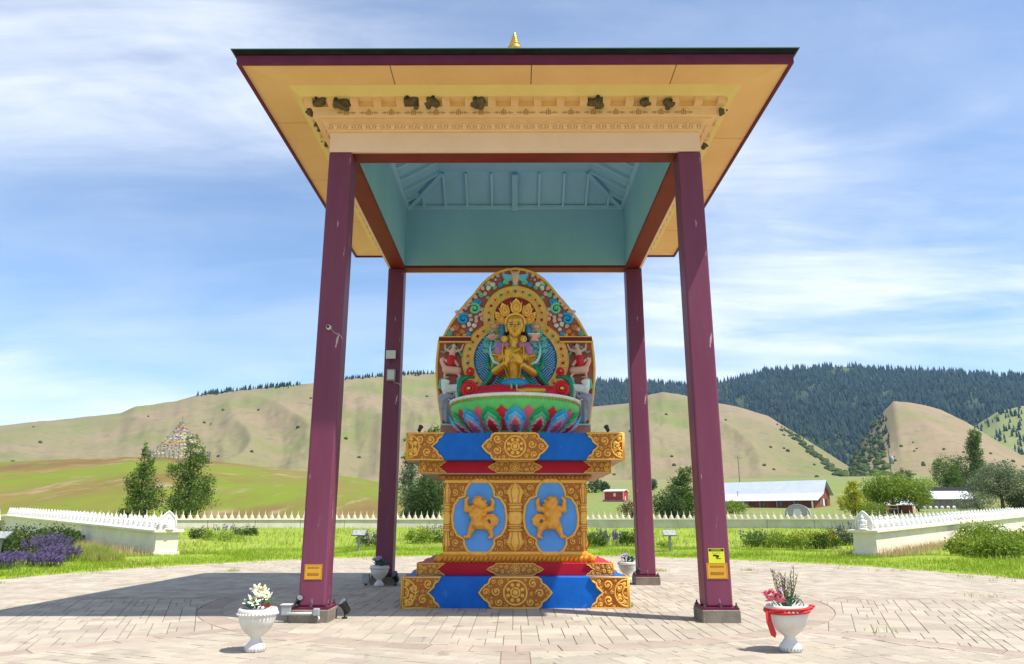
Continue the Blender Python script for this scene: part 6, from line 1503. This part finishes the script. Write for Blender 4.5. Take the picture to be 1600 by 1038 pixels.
P0 = far(1427, 109); P0.z = gz(P0.x, P0.y)
t, pt = gabled('small_shed', 'small shed with pale metal roof and pinkish gable under the willow', P0, R_(35), 4.6, [(0,1.35),(1.7,2.35),(3.4,1.35)], 'barn_red', 'metal_roof', 'pink_siding', .3, .08)
panel(t, pt, 'window', 'trim_white', 'gable', 1.3, 2.2, .6, 1.5); panel(t, pt, 'door', 'dark_opening', 'long', 1.5, 2.6, 0, 1.15)
q = far(1396, 98); t = thing('timber_frame', 'small open timber frame in front of the small shed', 'frame', (q.x, q.y, gz(q.x, q.y)))
for x in (-.65,.65): MB().box(x-.06, x+.06, -.06, .06, -.2, 1.25).build('post', 'weathered_wood', t)
MB().box(-.75,.75,-.07,.07,1.26,1.40).build('beam', 'pink_siding', t); MB().box(-.59,.59,-.05,.05,.85,.95).build('rail', 'weathered_wood', t)
P0 = far(975, 232); P0.z = EYE+(808-781.5)*232/1166
t, pt = gabled('red_shed', 'small bright red shed with white roof edge on the green slope', P0, R_(30), 6.4, [(0,2.5),(2.0,3.0),(4.0,2.5)], 'shed_red', 'trim_white', 'shed_red', .3, .25)
w1 = panel(t, pt, 'window', 'trim_white', 'long', 2.5, 3.3, 1.0, 2.0); panel(t, pt, 'corner_board', 'trim_white', 'long', -.12, .1, -.2, 2.4); panel(t, pt, 'corner_board', 'trim_white', 'long', 6.3, 6.5, -.2, 2.4); panel(t, pt, 'door', 'trim_white', 'gable', 1.2, 1.9, 0, 1.0)
MB().add([pt(-.4,-.4,-1.2), pt(6.8,-.4,-1.2), pt(6.8,4.4,-1.2), pt(-.4,4.4,-1.2), pt(-.4,-.4,0), pt(6.8,-.4,0), pt(6.8,4.4,0), pt(-.4,4.4,0)], [(0,3,2,1),(4,5,6,7),(0,1,5,4),(1,2,6,5),(2,3,7,6),(3,0,4,7)]).build('foundation', 'weathered_wood', t)
q = far(1246, 101); t = thing('tarp_shelter', 'low grey arched tarp shelter in front of the barn', 'shelter', (q.x, q.y, gz(q.x, q.y)), R_(-25))
arch = [(1.6*math.cos(a_)*-1, max(0, 1.55*math.sin(a_)**.8)) for a_ in np.linspace(0, math.pi, 11)]; MB().prism(arch, 0, 2.6).build('cover', 'tarp_grey', t)
MB().tube([(x, -.01, z) for x, z in arch], .05, 6).build('hoop', 'galvanised', t); MB().box(-.4,.4,-.03,-.005,0,.95).build('door_flap', 'trim_white', t)
q = far(1364, 125); t = thing('parked_car', 'red parked car half hidden behind the golden shrub', 'car', (q.x, q.y, gz(q.x, q.y)+.0), R_(5))
body = [(-2.1,.35),(2.1,.35),(2.15,.8),(1.3,.9),(.75,1.4),(-1.0,1.42),(-1.6,.95),(-2.15,.85)]; MB().prism(body, -.8, .8).build('body', 'car_red', t, bevel=.08)
for y in (-.81, .805): MB().prism([(-1.35,.98),(1.05,.98),(.65,1.34),(-.95,1.35)], y, y+.01).build('side_window', 'window_grey', t)
for x in (-1.3, 1.3):
    for y in (-.8, .62): MB().lathe([(.33,0),(.33,.2)], 14, (x, y, .33), M=Matrix.Rotation(R_(-90), 3, 'X')).build('wheel', 'black_metal', t)
def pole(u, Y, vt, label, tr=False):
    q = far(u, Y); h = H(vt, Y, q.z); t = thing('utility_pole', label, 'utility pole', q); MB().tube([(0,0,-.5),(0,0,h)], [.2,.13], 8).build('pole', 'pole_wood', t)
    if not tr: MB().box(-1.3,1.3,-.08,.08,h-.75,h-.55).build('crossarm', 'pole_wood', t)
    if tr:
        MB().lathe([(.1,0),(.5,.05),(.5,2.2),(.2,2.4)], 12, (.7,0,h-4.2)).build('transformer', 'transformer_grey', t, smooth=True); MB().box(.1,.7,-.06,.06,h-2.6,h-2.4).build('bracket', 'black_metal', t)
pole(1160, 262, 714, 'thin wooden utility pole rising behind the barn roof'); pole(1401, 215, 704, 'wooden utility pole with a grey transformer behind the willow', True)
# prayer flag cone on the mound
az = azu(287); pb = Vector(HM.pos(az, .93)); t = thing('prayer_flag_cone', 'cone of colourful prayer flag strings on top of the mound', 'prayer flags', pb)
top = EYE+(808-668)*math.hypot(pb.x, pb.y)/1166*.985-pb.z
MB().tube([(0,0,-.5),(0,0,top+.9)], [.15,.06], 8).build('mast', 'pole_wood', t)
cols = [('flag_white', (.72,.70,.68)), ('flag_violet', (.22,.16,.45)), ('flag_yellow', (.70,.58,.06)), ('flag_red', (.52,.10,.12)), ('flag_green', (.10,.28,.12))]
fm = [MB() for _ in cols]; lm = MB(); Rb = 6.7
for j in range(20):
    f_ = j/20; z = top*(1-f_)*.97+.3; r = Rb*(f_**1.12)+.12; n = int(6+r*5.5)
    for i in range(n):
        a = 6.283*i/n+j*.4; z2 = z-.25*abs(math.sin(a*4)); c, s_ = math.cos(a), math.sin(a); k = (0,1,0,2,3,0,1,2)[j % 8] if rnd.random() < .8 else rnd.choice((0,1,1,2,2,3,4,3)); h = rnd.uniform(.20, .27); w_ = .22; m = fm[k]; b = len(m.v); q = rnd.gauss(0, .12)
        m.v += [(r*c-s_*w_, r*s_+c*w_, z2), (r*c+s_*w_, r*s_-c*w_, z2), (r*c*(1+.02)+s_*w_+q, r*s_-c*w_+q, z2-h), (r*c*(1+.02)-s_*w_+q, r*s_+c*w_+q, z2-h)]; m.f.append((b, b+1, b+2, b+3))
for i in range(36): a = 6.283*i/36; lm.tube([(0,0,top), (Rb*.5*math.cos(a), Rb*.5*math.sin(a), top*.45), (Rb*math.cos(a), Rb*math.sin(a), 0)], .012, 4)
struct(lm.build('strings', 'pole_wood', t), 'stuff')
for (n_, c), m in zip(cols, fm): mk(n_, c, rough=.8, transl=.3); struct(m.build(n_.replace('flag_', '')+'_flags', n_, t), 'stuff')
for i in range(44):                                     # poles round its foot
    a = 6.283*i/44; o = MB().tube([(0,0,-1.5),(0,0,1.9)], .07, 5).build('foot_post', 'weathered_wood', t) if i == 0 else o.copy()
    if i: COL.objects.link(o)
    o.location = (Rb*math.cos(a), Rb*math.sin(a), 0)

# ================================================================== HAZE
def haze():
    m = bpy.data.materials.new('valley_air'); m.use_nodes = True; t = m.node_tree; t.nodes.clear()
    v = t.nodes.new('ShaderNodeVolumePrincipled'); v.inputs['Color'].default_value = (.34,.62,1.0,1); v.inputs['Density'].default_value = HAZE; v.inputs['Anisotropy'].default_value = .1
    o = t.nodes.new('ShaderNodeOutputMaterial'); t.links.new(v.outputs[0], o.inputs['Volume'])
    struct(MB().box(-6200, 6200, -6200, 6200, -2, 1000).build('haze', m), 'stuff')
HAZE = 5e-5
haze()
